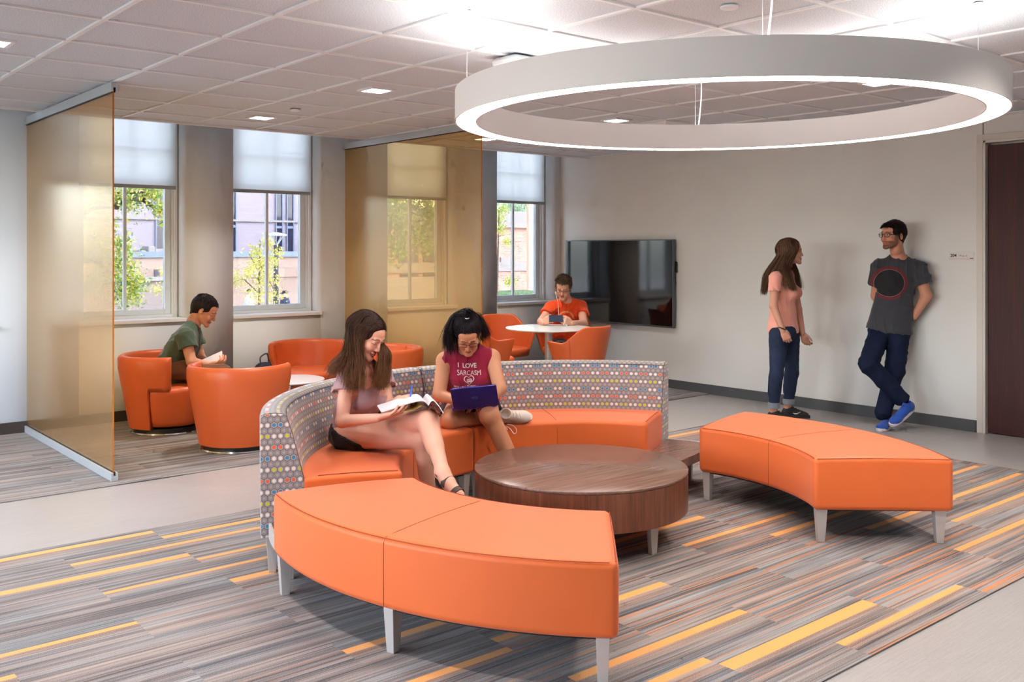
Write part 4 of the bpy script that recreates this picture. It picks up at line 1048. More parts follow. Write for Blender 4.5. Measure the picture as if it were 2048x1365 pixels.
# -- head ----------------------------------------------------------
def head_parts(skin,lips,brow,eye='down',smile=0.0,beard=None,female=True,h=.0024,hairc=(.03,.02,.015)):
    s=Sdf(); w=.96 if female else 1.03
    s.ell((0,-.014,.036),(.077*w,.098,.084),k=.01)
    s.ell((0,.030,-.022),(.060*w,.062,.080),k=.03)
    s.ell((0,.044,.048),(.057*w,.046,.040),k=.025)
    s.cap((-.044*w,.018,-.052),(-.014,.074,-.096),.024,.015,k=.022); s.cap((.044*w,.018,-.052),(.014,.074,-.096),.024,.015,k=.022)
    s.ell((0,.080,-.098),(.017,.014,.014) if female else (.021,.016,.016),k=.016)
    for x in (-1,1):
        s.ell((x*.037*w,.068,-.030),(.022,.018,.019),k=.022)
        s.cap((x*.040,.084,.025),(x*.014,.0925,.021),.006,.007,k=.014)
        s.ell((x*.031,.104,.004),(.0175,.0165,.0115),k=.010,op='s')
        s.ell((x*.031,.0795,.005),(.0135,.0135,.0125),k=.003)
        s.cap((x*.020,.0905,.0135),(x*.042,.0865,.0115),.0035,.003,k=.006)
        s.ell((x*.0775*w,-.010,-.004),(.009,.018,.031),R=np.array(Euler((D(-12),0,x*D(-18))).to_matrix().transposed()),k=.006)
        s.ell((x*.0860*w,-.004,.000),(.006,.009,.018),k=.004,op='s')
    n=.92 if female else 1.08
    s.cap((0,.090,.016),(0,.1075*(.99 if female else 1.01),-.028),.0062*n,.0092*n,k=.009)
    s.ell((0,.106,-.033),(.0105*n,.0105*n,.0085*n),k=.006)
    for x in (-1,1): s.ell((x*.0115*n,.0965,-.036),(.0072,.0088,.0068),k=.006); s.ell((x*.0062,.1035,-.0425),(.0032,.0045,.0028),k=.002,op='s')
    up=.004*smile
    s.ell((0,.0890,-.0585),(.022+.006*smile,.0095,.0058),k=.007); s.ell((0,.0880,-.0700-.004*smile),(.0185+.005*smile,.0100,.0066),k=.007)
    if smile>.6: s.ell((0,.099,-.0655),(.019,.011,.0045),k=.003,op='s')
    else: s.cap((-.022-.004*smile,.0905,-.0645+up),(0,.0995,-.0650),.0012,.0015,k=.002,op='s'); s.cap((.022+.004*smile,.0905,-.0645+up),(0,.0995,-.0650),.0012,.0015,k=.002,op='s')
    s.cap((0,-.030,-.035),(0,-.040,-.115),.050 if female else .052,.048 if female else .052,k=.02)
    V,Fq=s.mesh(h)
    C_=np.tile(np.array(list(skin)+[1.0]),(len(V),1))
    x,y,z=V[:,0],V[:,1],V[:,2]; ax_=np.abs(x)
    def blend(mask,c,a=1.0):
        m_=np.clip(mask,0,1)[:,None]*a; C_[:,:3]=C_[:,:3]*(1-m_)+np.array(c)[None]*m_
    # rosy cheeks, lips, brows, eyes
    blend(np.exp(-(((ax_-.037)/.018)**2+((z+.03)/.018)**2))*(y>.04),np.array(skin)*np.array([1.02,.72,.66]),.35)
    blend(np.exp(-((x/.012)**2+((z+.034)/.010)**2))*(y>.09),np.array(skin)*np.array([1.0,.74,.68]),.3)
    le=((x/(.0225+.006*smile))**2+((z+.0645)/(.0125+.004*smile))**2); blend((1.15-le)*6*(y>.078),lips,.85)
    if smile>.6: blend((1-((x/.018)**2+((z+.0655)/.0048)**2))*5*(y>.07),(.75,.72,.68),.9)
    else: blend(np.exp(-((z+.065-up*(ax_/.022)**2)/.0013)**2)*(ax_<.022)*(y>.07),np.array(lips)*.35,.8)
    bz=.0235+.004*np.cos((ax_-.030)/.018*1.4)-.006*np.clip((ax_-.036)/.012,0,1)
    blend(np.exp(-((z-bz)/.0032)**2)*(ax_>.012)*(ax_<.049)*(y>.05)*1.3,brow,.85)
    if eye=='open':
        em=1-(((ax_-.031)/.0125)**2+((z-.004)/.0062)**2); blend(em*6*(y>.07),(.72,.70,.68),1)
        ex=.031+0*x; blend((1-(((ax_-ex)/.0058)**2+((z-.004)/.0058)**2))*6*(em>0)*(y>.07),(.05,.035,.025),1)
        blend(np.exp(-((((ax_-.031)/.0135)**2+((z-.004)/.0070)**2-1)/.28)**2)*(z>.003)*(y>.07),(.03,.02,.015),.9)
    else:
        lz=-.0015-.0022*np.cos((ax_-.031)/.0135*1.5); blend(np.exp(-((z-lz)/.0017)**2)*(np.abs(ax_-.031)<.0135)*(y>.06),(.03,.02,.018),.9)
        blend(np.exp(-(((ax_-.031)/.013)**2+((z-.008)/.006)**2))*(y>.07),np.array(skin)*np.array([.8,.62,.58]),.5)
    if beard is not None:
        bm_=np.clip((-.040-z+.9*np.clip(.055-y,0,1)*0)/.012,0,1)*np.clip((y-.005)/.015,0,1)
        side=np.clip((ax_-.030)/.015,0,1)*np.clip((.012-z)/.012,0,1)*np.clip((y-.0)/.01,0,1)*np.clip((.055-y)/.015,0,1)
        mus=np.exp(-((z+.052)/.006)**2)*(ax_<.028)*(y>.07)
        lipm=np.clip((1.3-le)*4,0,1)
        bm_=np.maximum(np.maximum(bm_,side),mus)*(1-lipm)*(z>-.135); blend(bm_*(.62+.38*RNG.rand(len(V))),beard,.88)
    blend(np.clip((z-.075)/.01,0,1)+np.clip((-.02-y)/.01,0,1)*np.clip((z+.03)/.01,0,1),hairc,.9)
    return V,Fq,C_
def frame(facing,pitch=0,roll=0):
    """world matrix of a head: facing = world 2D direction, pitch down in degrees"""
    a=math.atan2(facing[1],facing[0])
    return Matrix.Rotation(a-PI/2,3,'Z')@Matrix.Rotation(D(-pitch),3,'X')@Matrix.Rotation(D(roll),3,'Y')
def xf(part,R,t,sc=1.0):
    Rm=np.array(R); V=part[0]@Rm.T*sc+np.array(t); return (V,)+tuple(part[1:])
def wdir(l,d,z=0):   # camera-relative direction (right, away, up) to world
    return np.array([l*CT+d*ST,-l*ST+d*CT,z])
def A3(p,q,d): return np.array(at(p,q,d))
# -- hands ---------------------------------------------------------
def hand(s,w_,f,n,t,curl=(.5,.5,.5,.5),thumb=(.6,.6,.4),sc=1.0,spread=.12,bend=1.0):
    w_=np.array(w_,float); f=nv(f); n=np.array(n,float); n=nv(n-f*(n@f)); t0=np.array(t,float); t_=np.cross(f,n); t_=t_ if t_@t0>0 else -t_
    offs=[.029,.0095,-.0095,-.027]; kn=[.084,.087,.082,.074]
    for i in range(4):
        s.cap(w_+t_*offs[i]*.55*sc+f*.008*sc,w_+(f*kn[i]+t_*offs[i])*sc,.0135*sc,.0112*sc,k=.012)
    s.ell(w_+(f*.045+n*.006)*sc,np.array([.036,.012,.040])*sc,R=[t_,n,f],k=.012)
    L=[(.042,.025,.020),(.046,.029,.021),(.042,.027,.020),(.034,.020,.018)]
    for i in range(4):
        p=w_+(f*kn[i]+t_*offs[i])*sc; th=0; dr=nv(f+t_*spread*(1.5-i)*.5)
        for j,l in enumerate(L[i]):
            th+=curl[i]*(.8,1.1,.7)[j]*bend
            q=p+(dr*math.cos(th)+n*math.sin(th))*l*sc; r0=(.0092,.0082,.0074)[j]*sc*(.9 if i==3 else 1); s.cap(p,q,r0,r0*.9,k=.003); p=q
    p=w_+(f*.018+t_*.024)*sc; a,b,c=thumb; d0=nv(t_*a+f*.75+n*b); q=p+d0*.038*sc; s.cap(p,q,.0145*sc,.0115*sc,k=.012)
    d1=nv(t_*a*.4+f*.9+n*(b+c*.5)); r=q+d1*.030*sc; s.cap(q,r,.0108*sc,.0096*sc,k=.004); d2=nv(t_*a*.1+f*.9+n*(b+c)); s.cap(r,r+d2*.024*sc,.0096*sc,.0082*sc,k=.003)
    return s
def limb(s,a,b,ra,rb,mid=None,k=.02,bulge=0.0,bdir=None):
    a=np.array(a);b=np.array(b)
    s.cap(a,b,ra,rb,k=k)
    if bulge:
        m=a+(b-a)*.30; bd=np.zeros(3) if bdir is None else nv(bdir)*bulge*.8
        s.cap(a+(b-a)*.12+bd,a+(b-a)*.5+bd*.8,ra*.80+bulge,rb+ (ra-rb)*.35+bulge*.5,k=k)
    return s
def torso(s,pel,neck,shR,shL,hipR,hipL,fwd,w=1.0,bust=0.0,belly=0.0,k=.04,depth=1.0):
    pel,neck,shR,shL,hipR,hipL=[np.array(v,float) for v in (pel,neck,shR,shL,hipR,hipL)]
    sd=nv(shL-shR); shm=(shR+shL)/2; up=nv(shm-pel); fw=nv(np.array(fwd)-up*(np.array(fwd)@up)); L=np.linalg.norm(shm-pel)
    s.ell(pel+up*.01,(.165*w,.115*w*depth,.11*w),R=[nv(hipL-hipR),np.cross(up,nv(hipL-hipR)),up],k=k)
    mid=pel+up*L*.42-fw*.008; ch=pel+up*L*.76+fw*.004
    s.ec(pel+up*.04,mid,sd,.145*w+belly,.128*w+belly,.72*depth,k=k)
    s.ec(mid,ch,sd,.128*w+belly*.6,.150*w,.70*depth,k=k)
    s.ec(ch,shm-up*.01,sd,.150*w,.125*w,.66*depth,k=k)
    s.cap(shR,shL,.052*w,.052*w,k=.03)
    s.cap(neck,shR*.85+neck*.15-up*.0,.045*w,.046*w,k=.04); s.cap(neck,shL*.85+neck*.15,.045*w,.046*w,k=.04)
    if bust:
        for q in (-1,1): s.ell(ch+fw*(.085*w*depth)+sd*q*.062*w-up*.02,(.058+bust*.3,.045+bust,.056+bust*.3),R=[sd,fw,up],k=.03)
    return up,fw,sd
def glasses(parent,R,t,sc,mat,rim=.0013,wd=.024,ht=.017,col=None,round_=.5,lens=True):
    Rm=np.array(R)
    def T(p): return np.array(p)@Rm.T*sc+np.array(t)
    mb=MB()
    for x in (-1,1):
        pts=[]
        for k in range(28):
            a=2*PI*k/28; ca,sa=math.cos(a),math.sin(a); e=.65
            px_=math.copysign(abs(ca)**e,ca)*wd; pz_=math.copysign(abs(sa)**e,sa)*ht
            pts.append(T((x*.033+px_,.1085-abs(x*.033+px_)*.18,.002+pz_)))
        mb.tube(pts,rim*sc,6,closed=True)
        mb.tube([T((x*(.033+wd),.1025,.006)),T((x*.072,.085,.006)),T((x*.081,.03,.005)),T((x*.083,-.005,.002))],rim*sc*1.1,6)
    mb.tube([T((-.011,.1065,.006)),T((0,.110,.009)),T((.011,.1065,.006))],rim*sc,6)
    g=mb.build('glasses',mat,parent)
    if lens:
        for x in (-1,1):
            m=MB(); pts=[]
            for k in range(28):
                a=2*PI*k/28; ca,sa=math.cos(a),math.sin(a); e=.65
                px_=math.copysign(abs(ca)**e,ca)*wd*.97; pz_=math.copysign(abs(sa)**e,sa)*ht*.97; pts.append((x*.033+px_,pz_))
            m.loft([[T((a,.1085-abs(a)*.18+o,.002+b)) for a,b in pts] for o in (-.0004,.0004)]); m.build('lens',M['lens'],g,smooth=False)
    return g
def mk_lens():
    m=Mat('spectacle lens'); nt=m.nt; tr=nt.nodes.new('ShaderNodeBsdfTransparent'); tr.inputs[0].default_value=(.97,.98,.98,1)
    gl=nt.nodes.new('ShaderNodeBsdfGlossy'); gl.inputs['Roughness'].default_value=.02; m2=nt.nodes.new('ShaderNodeMixShader')
    nt.links.new(schlick(m,.02).s,m2.inputs[0]); nt.links.new(tr.outputs[0],m2.inputs[1]); nt.links.new(gl.outputs[0],m2.inputs[2]); nt.links.new(m2.outputs[0],m.out.inputs[0]); return m.mat
M['lens']=mk_lens()
# hair strands: tapered tubes following guide curves, all in head space
def catmull(P_,n):
    P_=np.array(P_); out=[]; m=len(P_)
    for i in range(m-1):
        p0,p1,p2,p3=P_[max(i-1,0)],P_[i],P_[i+1],P_[min(i+2,m-1)]
        for j in range(n):
            t=j/n; out.append(.5*((2*p1)+(-p0+p2)*t+(2*p0-5*p1+4*p2-p3)*t*t+(-p0+3*p1-3*p2+p3)*t**3))
    out.append(P_[-1]); return np.array(out)
def strands(curves,r,cols,tip=.25,sides=4,tipcol=None):
    VV=[];FF=[];CC=[];off=0
    for ci,c in enumerate(curves):
        n=len(c); T_=np.gradient(c,axis=0); T_/=np.linalg.norm(T_,axis=1)[:,None]+1e-9
        ref=np.array([.3,.2,.9]) if abs(T_[0]@np.array([.3,.2,.9]))<.9 else np.array([1.,0,0])
        U=np.cross(T_,ref); U/=np.linalg.norm(U,axis=1)[:,None]+1e-9; W=np.cross(T_,U)
        s_=np.linspace(0,1,n); rad=r*(np.minimum(1,.55+s_*3))*np.where(s_>.6,1-(s_-.6)/.4*(1-tip),1)
        a=2*PI*np.arange(sides)/sides
        ring=c[:,None,:]+(U[:,None,:]*np.cos(a)[None,:,None]+W[:,None,:]*np.sin(a)[None,:,None])*rad[:,None,None]
        VV.append(ring.reshape(-1,3)); base=np.array(cols[RNG.randint(len(cols))])*(.8+.4*RNG.rand())
        cc=np.tile(base,(n,1)) 
        if tipcol is not None:
            u=np.clip((s_-.45)/.5,0,1)[:,None]; cc=cc*(1-u)+np.array(tipcol)*(.8+.4*RNG.rand())*u
        CC.append(np.repeat(np.concatenate([cc,np.ones((n,1))],1),sides,axis=0))
        i=np.arange(n-1)[:,None]*sides; j=np.arange(sides)[None,:]; j2=(j+1)%sides
        FF.append(np.stack([i+j,i+j2,i+sides+j2,i+sides+j],-1).reshape(-1,4)+off); off+=n*sides
    return np.concatenate(VV),np.concatenate(FF),np.concatenate(CC)
def hair_cap(h,rgb,front=.062,low=-.05,vol=.010,side_low=None,extra=None,hairline=.055):
    s=Sdf(); s.ell((0,-.017,.040),(.077+vol,.098+vol,.086+vol),k=.01)
    s.cap((0,-.055,.0),(0,-.052,low),.055,.045,k=.03)
    s.ell((0,.100,-.030),(.068,.075,.092+(hairline-.055)),k=.010,op='s')
    for x in (-1,1): s.ell((x*.088,.022,-.045),(.034,.034,.052),k=.008,op='s')
    s.plane((0,0,low),(0,.25,-1))
    if extra: extra(s)
    def dsp(P_):
        a=np.arctan2(P_[:,0],P_[:,1]+.02)
        f=np.clip((.03-P_[:,1])/.04,0,1); return (.0010*np.sin(a*34+4*np.sin(P_[:,2]*40))+.0006*np.sin(a*71))*f
    V,Fq=s.mesh(h,dsp)
    c=np.array(rgb); C_=np.ones((len(V),4)); j=.85+.3*np.sin(np.arctan2(V[:,0],V[:,1]+.02)*60+V[:,2]*30)**2
    C_[:,:3]=c[None]*j[:,None]; return V,Fq,C_
# ================================================================== THE SIX PEOPLE
def long_hair(R,t,sc,guides,n,r,cols,tip=None,part=0.0,back=-.075,jit=.006,a0_=62,wave=.005):
    Rm=np.array(R); curves=[]
    def T(p): return np.array(p)@Rm.T*sc+np.array(t)
    for side,gs in guides.items():
        us=[g[0] for g in gs]
        for _ in range(n):
            u=RNG.rand(); 
            k=0
            while k<len(us)-2 and u>us[k+1]: k+=1
            f=(u-us[k])/(us[k+1]-us[k]); w_=np.array(gs[k][1])*(1-f)+np.array(gs[k+1][1])*f
            al=(a0_+(165-a0_)*u)+RNG.uniform(-7,7); a=D(al); lay=1.09+.09*RNG.rand()
            y0=.074-.14*u
            def E(az,el,q): return ((.079*math.cos(el)*math.sin(az)*side)*q,(-.014+.100*math.cos(el)*math.cos(az))*q,.036+.088*math.sin(el)*q)
            q0=np.array([part+side*.004,y0,0]); q0[2]=.040+.097*math.sqrt(max(.05,1-((y0+.017)/.109)**2))
            P_=([T(q0),T(E(D(RNG.uniform(12,32)),D(RNG.uniform(30,60)),1.10+.04*RNG.rand())),T(E(D(RNG.uniform(38,56)),D(RNG.uniform(18,44)),1.11+.04*RNG.rand())),T(E(D(RNG.uniform(60,70)),D(RNG.uniform(4,26)),1.12+.04*RNG.rand()))] if u<.34 else [T(q0),T(E(a,D(48),lay))])+[T(E(a,D(12),lay*1.02)),T(E(a,D(-18),lay*1.05))]
            off=RNG.normal(size=3)*jit*np.array([1,1,.6])
            for j,wp in enumerate(w_): P_.append(np.array(wp)+off*(1+.35*j)+np.array([0,0,RNG.uniform(-.012,.006) if j==len(w_)-1 else 0]))
            c_=catmull(P_,5); s_=np.linspace(0,1,len(c_))[:,None]; ph=RNG.uniform(0,6.28); wv=RNG.normal(size=3)*wave; c_=c_+wv*np.sin(s_*11+ph)*np.clip(s_*2-.6,0,1); curves.append(c_)
    return strands(curves,r,cols,tipcol=tip,sides=3)
def bvh_of(o,excl=()):
    me=o.data; off=parent_world(o.parent) if o.parent else Vector((0,0,0)); off=off+o.location
    V_=np.empty(len(me.vertices)*3,F32); me.vertices.foreach_get('co',V_); V_=V_.reshape(-1,3)+np.array(off,F32); keep=np.ones(len(V_),bool)
    for a_,b_,r_ in excl:
        a_=np.array(a_);b_=np.array(b_); ba=b_-a_; t=np.clip(((V_-a_)@ba)/(ba@ba),-.2,1.3); keep&=np.linalg.norm(V_-a_-t[:,None]*ba,axis=1)>r_
    return BVHTree.FromPolygons([Vector(v) for v in V_],[tuple(p.vertices) for p in me.polygons if keep[p.vertices[0]]])
def project(V,F,org,ux,uz,bvh,off=.0016):
    """drape flat art on a cloth surface by casting along the chest normal"""
    org=Vector(org);ux=Vector(ux).normalized();uz=Vector(uz).normalized();n=ux.cross(uz).normalized(); out=[]
    for x,y,*_ in V:
        p=org+ux*x+uz*y; hit=bvh.ray_cast(p+n*.35,-n,.8)
        out.append(tuple(hit[0]+n*off) if hit[0] is not None else None)
    return out
def subdiv(V,F,maxe):
    bm=bmesh.new(); vs=[bm.verts.new(v) for v in V]
    for f in F:
        try: bm.faces.new([vs[i] for i in f])
        except ValueError: pass
    bmesh.ops.triangulate(bm,faces=bm.faces)
    for _ in range(6):
        e=[e for e in bm.edges if e.calc_length()>maxe]
        if not e: break
        bmesh.ops.subdivide_edges(bm,edges=e,cuts=1); bmesh.ops.triangulate(bm,faces=bm.faces)
    bm.verts.index_update(); V=[tuple(v.co) for v in bm.verts]; F=[tuple(v.index for v in f.verts) for f in bm.faces]; bm.free(); return V,F
def print_on(name,V,F,shirt,org,ux,uz,mat,maxe=.012,off=.0016,excl=()):
    V,F=subdiv(V,F,maxe); W=project(V,F,org,ux,uz,bvh_of(shirt,excl),off)
    F=[f for f in F if all(W[i] is not None for i in f) and max((Vector(W[f[0]])-Vector(W[f[1]])).length,(Vector(W[f[1]])-Vector(W[f[2]])).length)<maxe*3.2]; W=[w if w is not None else tuple(org) for w in W]
    us=sorted({i for f in F for i in f}); mp={v:k for k,v in enumerate(us)}; W=[W[i] for i in us]; F=[tuple(mp[i] for i in f) for f in F]
    m=MB(); m.v=W; m.f=F; o=m.build(name,mat,shirt,smooth=False); return o
def arc(r0,r1,a0,a1,n=60,cx=0,cy=0,sx=1,sy=1):
    V=[];F=[]
    for k in range(n+1):
        a=a0+(a1-a0)*k/n; V+=[(cx+r0*math.cos(a)*sx,cy+r0*math.sin(a)*sy,0),(cx+r1*math.cos(a)*sx,cy+r1*math.sin(a)*sy,0)]
    for k in range(n): F.append((2*k,2*k+1,2*k+3,2*k+2))
    return V,F
def mergeVF(*L):
    V=[];F=[]
    for v,f in L:
        n=len(V); V+=list(v); F+=[tuple(i+n for i in q) for q in f]
    return V,F
def shiftVF(VF,dx,dy): return [(x+dx,y+dy,0) for x,y,*_ in VF[0]],VF[1]
def shoe(parent,heel,toe,up,colm,solem,L=.27,w=.046,name='shoe',lace=None,low=False,colr=None):
    heel=np.array(heel,float); f=nv(np.array(toe)-heel); up=nv(np.array(up)-f*(np.array(up)@f)); sd=np.cross(f,up); b=heel
    s=Sdf(); R=[sd,f,up]
    s.ell(b+f*.045+up*.045,(.036,.050,.045),R=R,k=.02)
    s.ell(b+f*(L*.50)+up*.035,(w*.84,L*.32,.034),R=R,k=.03)
    s.ell(b+f*(L*.74)+up*.028,(w,L*.22,.027),R=R,k=.02)
    s.cap(b+f*.075+up*.070,b+f*(L*.62)+up*.040,.030,.026,k=.02)
    s.cap(b+f*.05+up*.05,b+f*.055+up*(.075 if low else .088),.036,.037,k=.015)
    s.cc(b+f*.052+up*.050,b+f*.050+up*.13,.026,.031,k=.006,op='s')
    s.plane(b+up*.010,-up)
    V,F_=s.mesh(.004); o=npmesh(name,[(V,F_)],colm,parent)
    q=Sdf(); ring=[]
    for k in range(40):
        a=2*PI*k/40; yy=(L*.5)+(L*.5)*math.sin(a); wid=w*(.80+.24*max(0,math.sin(a))-.10*max(0,-math.sin(a)))*abs(math.cos(a))**.75*math.copysign(1,math.cos(a)); ring.append((wid,yy))
    def rg(e,z): return [tuple(b+sd*x*(1+e*.02/w)+f*(y+(y-L*.5)*e*.03)+up*z) for x,y in ring]
    MB().loft([rg(-.1,0),rg(.2,.004),rg(.25,.016),rg(.05,.026)]).build('sole',solem,o)
    if lace is not None:
        mb=MB()
        for k in range(5):
            y=.095+.022*k; z=.098-.011*k
            mb.tube([b+f*(y)+sd*.020+up*(z-.008),b+f*(y+.006)+up*(z+.001),b+f*(y+.010)-sd*.020+up*(z-.008)],.0022,5)
            mb.tube([b+f*(y)-sd*.020+up*(z-.008),b+f*(y+.006)+up*(z+.002),b+f*(y+.010)+sd*.020+up*(z-.008)],.0022,5)
        mb.build('laces',lace,o)
    return o
fair=srgb(226,172,148)[:3]; fair2=srgb(218,160,134)[:3]; tan_=srgb(206,146,112)[:3]; pinkl=srgb(196,108,100)[:3]
# ------------------------------------------------------------------ 1: woman with magazine
def woman_magazine():
    sk=srgb(222,166,142)[:3]; Cs=np.array(list(sk)+[1.0])
    pel=A3(709,862,5.30); shR=A3(694,757,5.06); shL=A3(766,752,5.26); neck=A3(731,733,5.13); hipR=A3(690,868,5.21); hipL=A3(728,862,5.36)
    fw=wdir(.75,-.66)
    knR=A3(846,878,4.99); anR=A3(862,1042,5.08); knL=A3(856,842,4.92); anL=A3(886,946,4.70)
    elR=A3(684,843,5.00); wrR=A3(757,836,4.88); elL=A3(776,818,5.20); wrL=A3(799,799,5.05)
    hd=A3(733,672,5.08); R=frame(wdir(.88,-.47),27,-4); 
    b=Sdf(); up,f_,sd=torso(b,pel,neck,shR,shL,hipR,hipL,fw,w=.82,bust=.0)
    limb(b,hipR,knR,.082,.056,k=.03); limb(b,hipL+np.array([0,0,.02]),knL,.080,.054,k=.03)
    b.cap(knR,anR,.050,.034,k=.02); limb(b,knL,anL,.050,.033,bulge=.010,bdir=wdir(-.8,.5,0),k=.02)
    b.ell(knL+np.array([0,0,.004]),(.052,.052,.052),k=.02)
    b.cap(shR,elR,.040,.034,k=.02); b.cap(elR,wrR,.035,.022,k=.012); b.cap(shL,elL,.038,.033,k=.02); b.cap(elL,wrL,.033,.022,k=.012)
    b.cap(neck,hd+np.array(R)@np.array([0,-.03,-.06]),.045,.047,k=.025)
    # sandalled foot of the crossed leg, and the planted foot
    fd=nv(A3(924,986,4.60)-anL); b.cap(anL,anL+fd*.045+np.array([0,0,-.02]),.033,.033,k=.02); b.cap(anL+fd*.03+np.array([0,0,-.022]),anL+fd*.13+np.array([0,0,-.03]),.032,.030,k=.02)
    b.cap(anL-fd*.03+np.array([0,0,-.02]),anL,.026,.028,k=.02)
    sdv=nv(np.cross(fd,[0,0,1]))
    for i in range(5): b.cap(anL+fd*.13+sdv*(-.024+.012*i)+np.array([0,0,-.034]),anL+fd*(.175-.008*abs(i-1))+sdv*(-.028+.0135*i)+np.array([0,0,-.042]),.0095,.008,k=.004)
    fd2=wdir(.9,-.4); b.cap(anR,anR+fd2*.13+np.array([0,0,-.045]),.034,.028,k=.02); b.cap(anR-fd2*.02+np.array([0,0,-.03]),anR,.028,.03,k=.02)
    V,F_=b.mesh(.0045,lo=None)
    h1=Sdf(); hf=nv(A3(803,826,4.86)-wrR); hand(h1,wrR,hf,nv(np.array([0,0,1])+wdir(0,.3)),wdir(.3,.8,.4),curl=(.25,.25,.28,.35),thumb=(.8,.35,.2),sc=.90); H1=h1.mesh(.0027)
    h2=Sdf(); hf2=nv(A3(817,794,5.0)-wrL); hand(h2,wrL,hf2,wdir(.5,-.2,-.8),wdir(-.1,-1,.3),curl=(.75,.9,1.05,1.15),thumb=(.5,.8,.3),sc=.90); H2=h2.mesh(.0027)
    hp=head_parts(sk,srgb(190,98,92)[:3],srgb(74,46,36)[:3],'down',0,female=True,hairc=srgb(60,38,30)[:3])
    tn=lambda m:(m[0],m[1],np.tile(Cs,(len(m[0]),1)))
    base=(pel[0],pel[1],.0075)
    o=npmesh('person',[tn((V,F_)),tn(H1),tn(H2),xf(hp,R,hd,.97)],M['skin'],None,base)
    tag(o,'woman with long brown hair and crossed legs, reading a magazine on the left sofa','person')
    # top
    s=Sdf(); torso(s,pel+np.array([0,0,.01]),neck,shR,shL,hipR,hipL,fw,w=.87,bust=.010,belly=.004)
    s.ec(pel+up*.02+f_*.02,pel+up*.16,sd,.150,.138,.80,k=.05)
    s.cc(shR+nv(shR-elR)*.02,shR+(elR-shR)*.36,.056,.074,k=.03); s.cc(shL+nv(shL-elL)*.02,shL+(elL-shL)*.36,.054,.070,k=.03)
    s.cc(shR+(elR-shR)*.31,shR+(elR-shR)*.60,.068,.070,k=.003,op='s'); s.cc(shL+(elL-shL)*.31,shL+(elL-shL)*.60,.064,.066,k=.003,op='s')
    nb=neck+f_*.035
    s.ell(neck+f_*.050+up*.005,(.058,.075,.085),R=[sd,f_,up],k=.010,op='s'); s.ell(neck+up*.05,(.066,.066,.07),R=[sd,f_,up],k=.01,op='s')
    s.plane(pel-up*.045+f_*.0,-up*1.0+f_*.25)
    fo=folds(.0030,(46,16,14),1.0,[sd*1.0,up*.5+f_*.4,sd*.5+up])
    V,F_=s.mesh(.0042,fo); t=npmesh('blouse',[(V,F_)],clothmat('dusty mauve gauze',(176,136,140),var=.08,weave=.5),o)
    # shorts
    q=Sdf(); q.ell(pel+up*.0,(.142,.112,.10),R=[sd,f_,up],k=.03); q.cap(hipR,hipR+(knR-hipR)*.2,.090,.088,k=.03); q.cap(hipL+np.array([0,0,.02]),hipL+(knL-hipL)*.2+np.array([0,0,.02]),.088,.086,k=.03)
    for hp_,kn_ in ((hipR,knR),(hipL+np.array([0,0,.02]),knL)):
        d_=nv(kn_-hp_); q.cc(hp_-d_*.02,hp_+d_*.115,.092,.091,k=.02)
    q.plane(pel+up*.07,up)
    V,F_=q.mesh(.005,folds(.0015)); npmesh('shorts',[(V,F_)],clothmat('black cotton shorts',(24,20,24)),o)
    # sandals
    m=MB()
    def strap(c,ax_,r,wd,a0=-1.9,a1=1.9,ry=1.0):
        ax_=nv(ax_); u_=nv(np.array([0,0,1])-ax_*ax_[2]); v_=np.cross(ax_,u_); rings=[]
        for k in range(25):
            a=a0+(a1-a0)*k/24; dr=u_*math.cos(a)*ry+v_*math.sin(a)
            rings.append([tuple(np.array(c)+dr*(r+e)+ax_*wd*sg) for e,sg in ((0,-1),(0,1),(.0025,1),(.0025,-1))])
        m.loft(rings)
    strap(anL+fd*.045+np.array([0,0,-.024]),fd+np.array([0,0,.35]),.0375,.013); strap(anL+fd*.115+np.array([0,0,-.032]),fd,.035,.013); strap(anL+np.array([0,0,-.008])-fd*.004,fd*.4+np.array([0,0,.9]),.0360,.008,-PI,PI)
    so=m.build('sandal',simple('brown leather strap',(72,50,42),.6),o)
    m=MB(); rg=[]
    for z in (-.072,-.060):
        rg.append([tuple(anL+fd*(.065+.118*math.sin(a))+sdv*.036*abs(math.cos(a))**.7*math.copysign(1,math.cos(a))+np.array([0,0,z-.006*math.sin(a)])) for a in np.linspace(0,2*PI,32,endpoint=False)])
    m.loft(rg).build('sole',simple('dark sandal sole',(40,32,28),.7),so)
    # hair
    cols=[srgb(50,32,27)[:3],srgb(62,41,33)[:3],srgb(40,25,22)[:3],srgb(80,57,45)[:3]]
    G={1:[(0,[A3(721,712,5.0),A3(724,745,4.96),A3(724,776,4.95)]),(.40,[A3(710,712,4.98),A3(708,748,4.95),A3(701,780,4.96)]),(.52,[A3(700,708,4.99),A3(695,738,4.99),A3(691,768,4.98)]),(.62,[A3(692,703,5.00),A3(677,726,5.02),A3(664,744,5.05)]),(1,[A3(698,700,5.14),A3(676,722,5.17),A3(664,742,5.18)])],
       -1:[(0,[A3(764,700,5.05),A3(763,735,5.02),A3(752,768,5.00)]),(.5,[A3(769,700,5.10),A3(769,735,5.07),A3(764,772,5.04)]),(1,[A3(765,700,5.2),A3(768,735,5.24),A3(766,766,5.22)])]}
    hs=long_hair(R,hd,.97,G,1500,.0013,cols,tip=srgb(120,80,54)[:3],jit=.010)
    cap=xf(hair_cap(.0026,cols[0],vol=.009,low=-.04,hairline=.072),R,hd,.97)
    npmesh('hair',[hs,cap],M['hair'],o)
    # magazine
    mg=empty('magazine',tuple(A3(835,812,4.98)),'open glossy magazine lying on the crossed knee of the long haired woman','magazine')
    ex=np.array(wdir(-.22,.80,.03))*.20
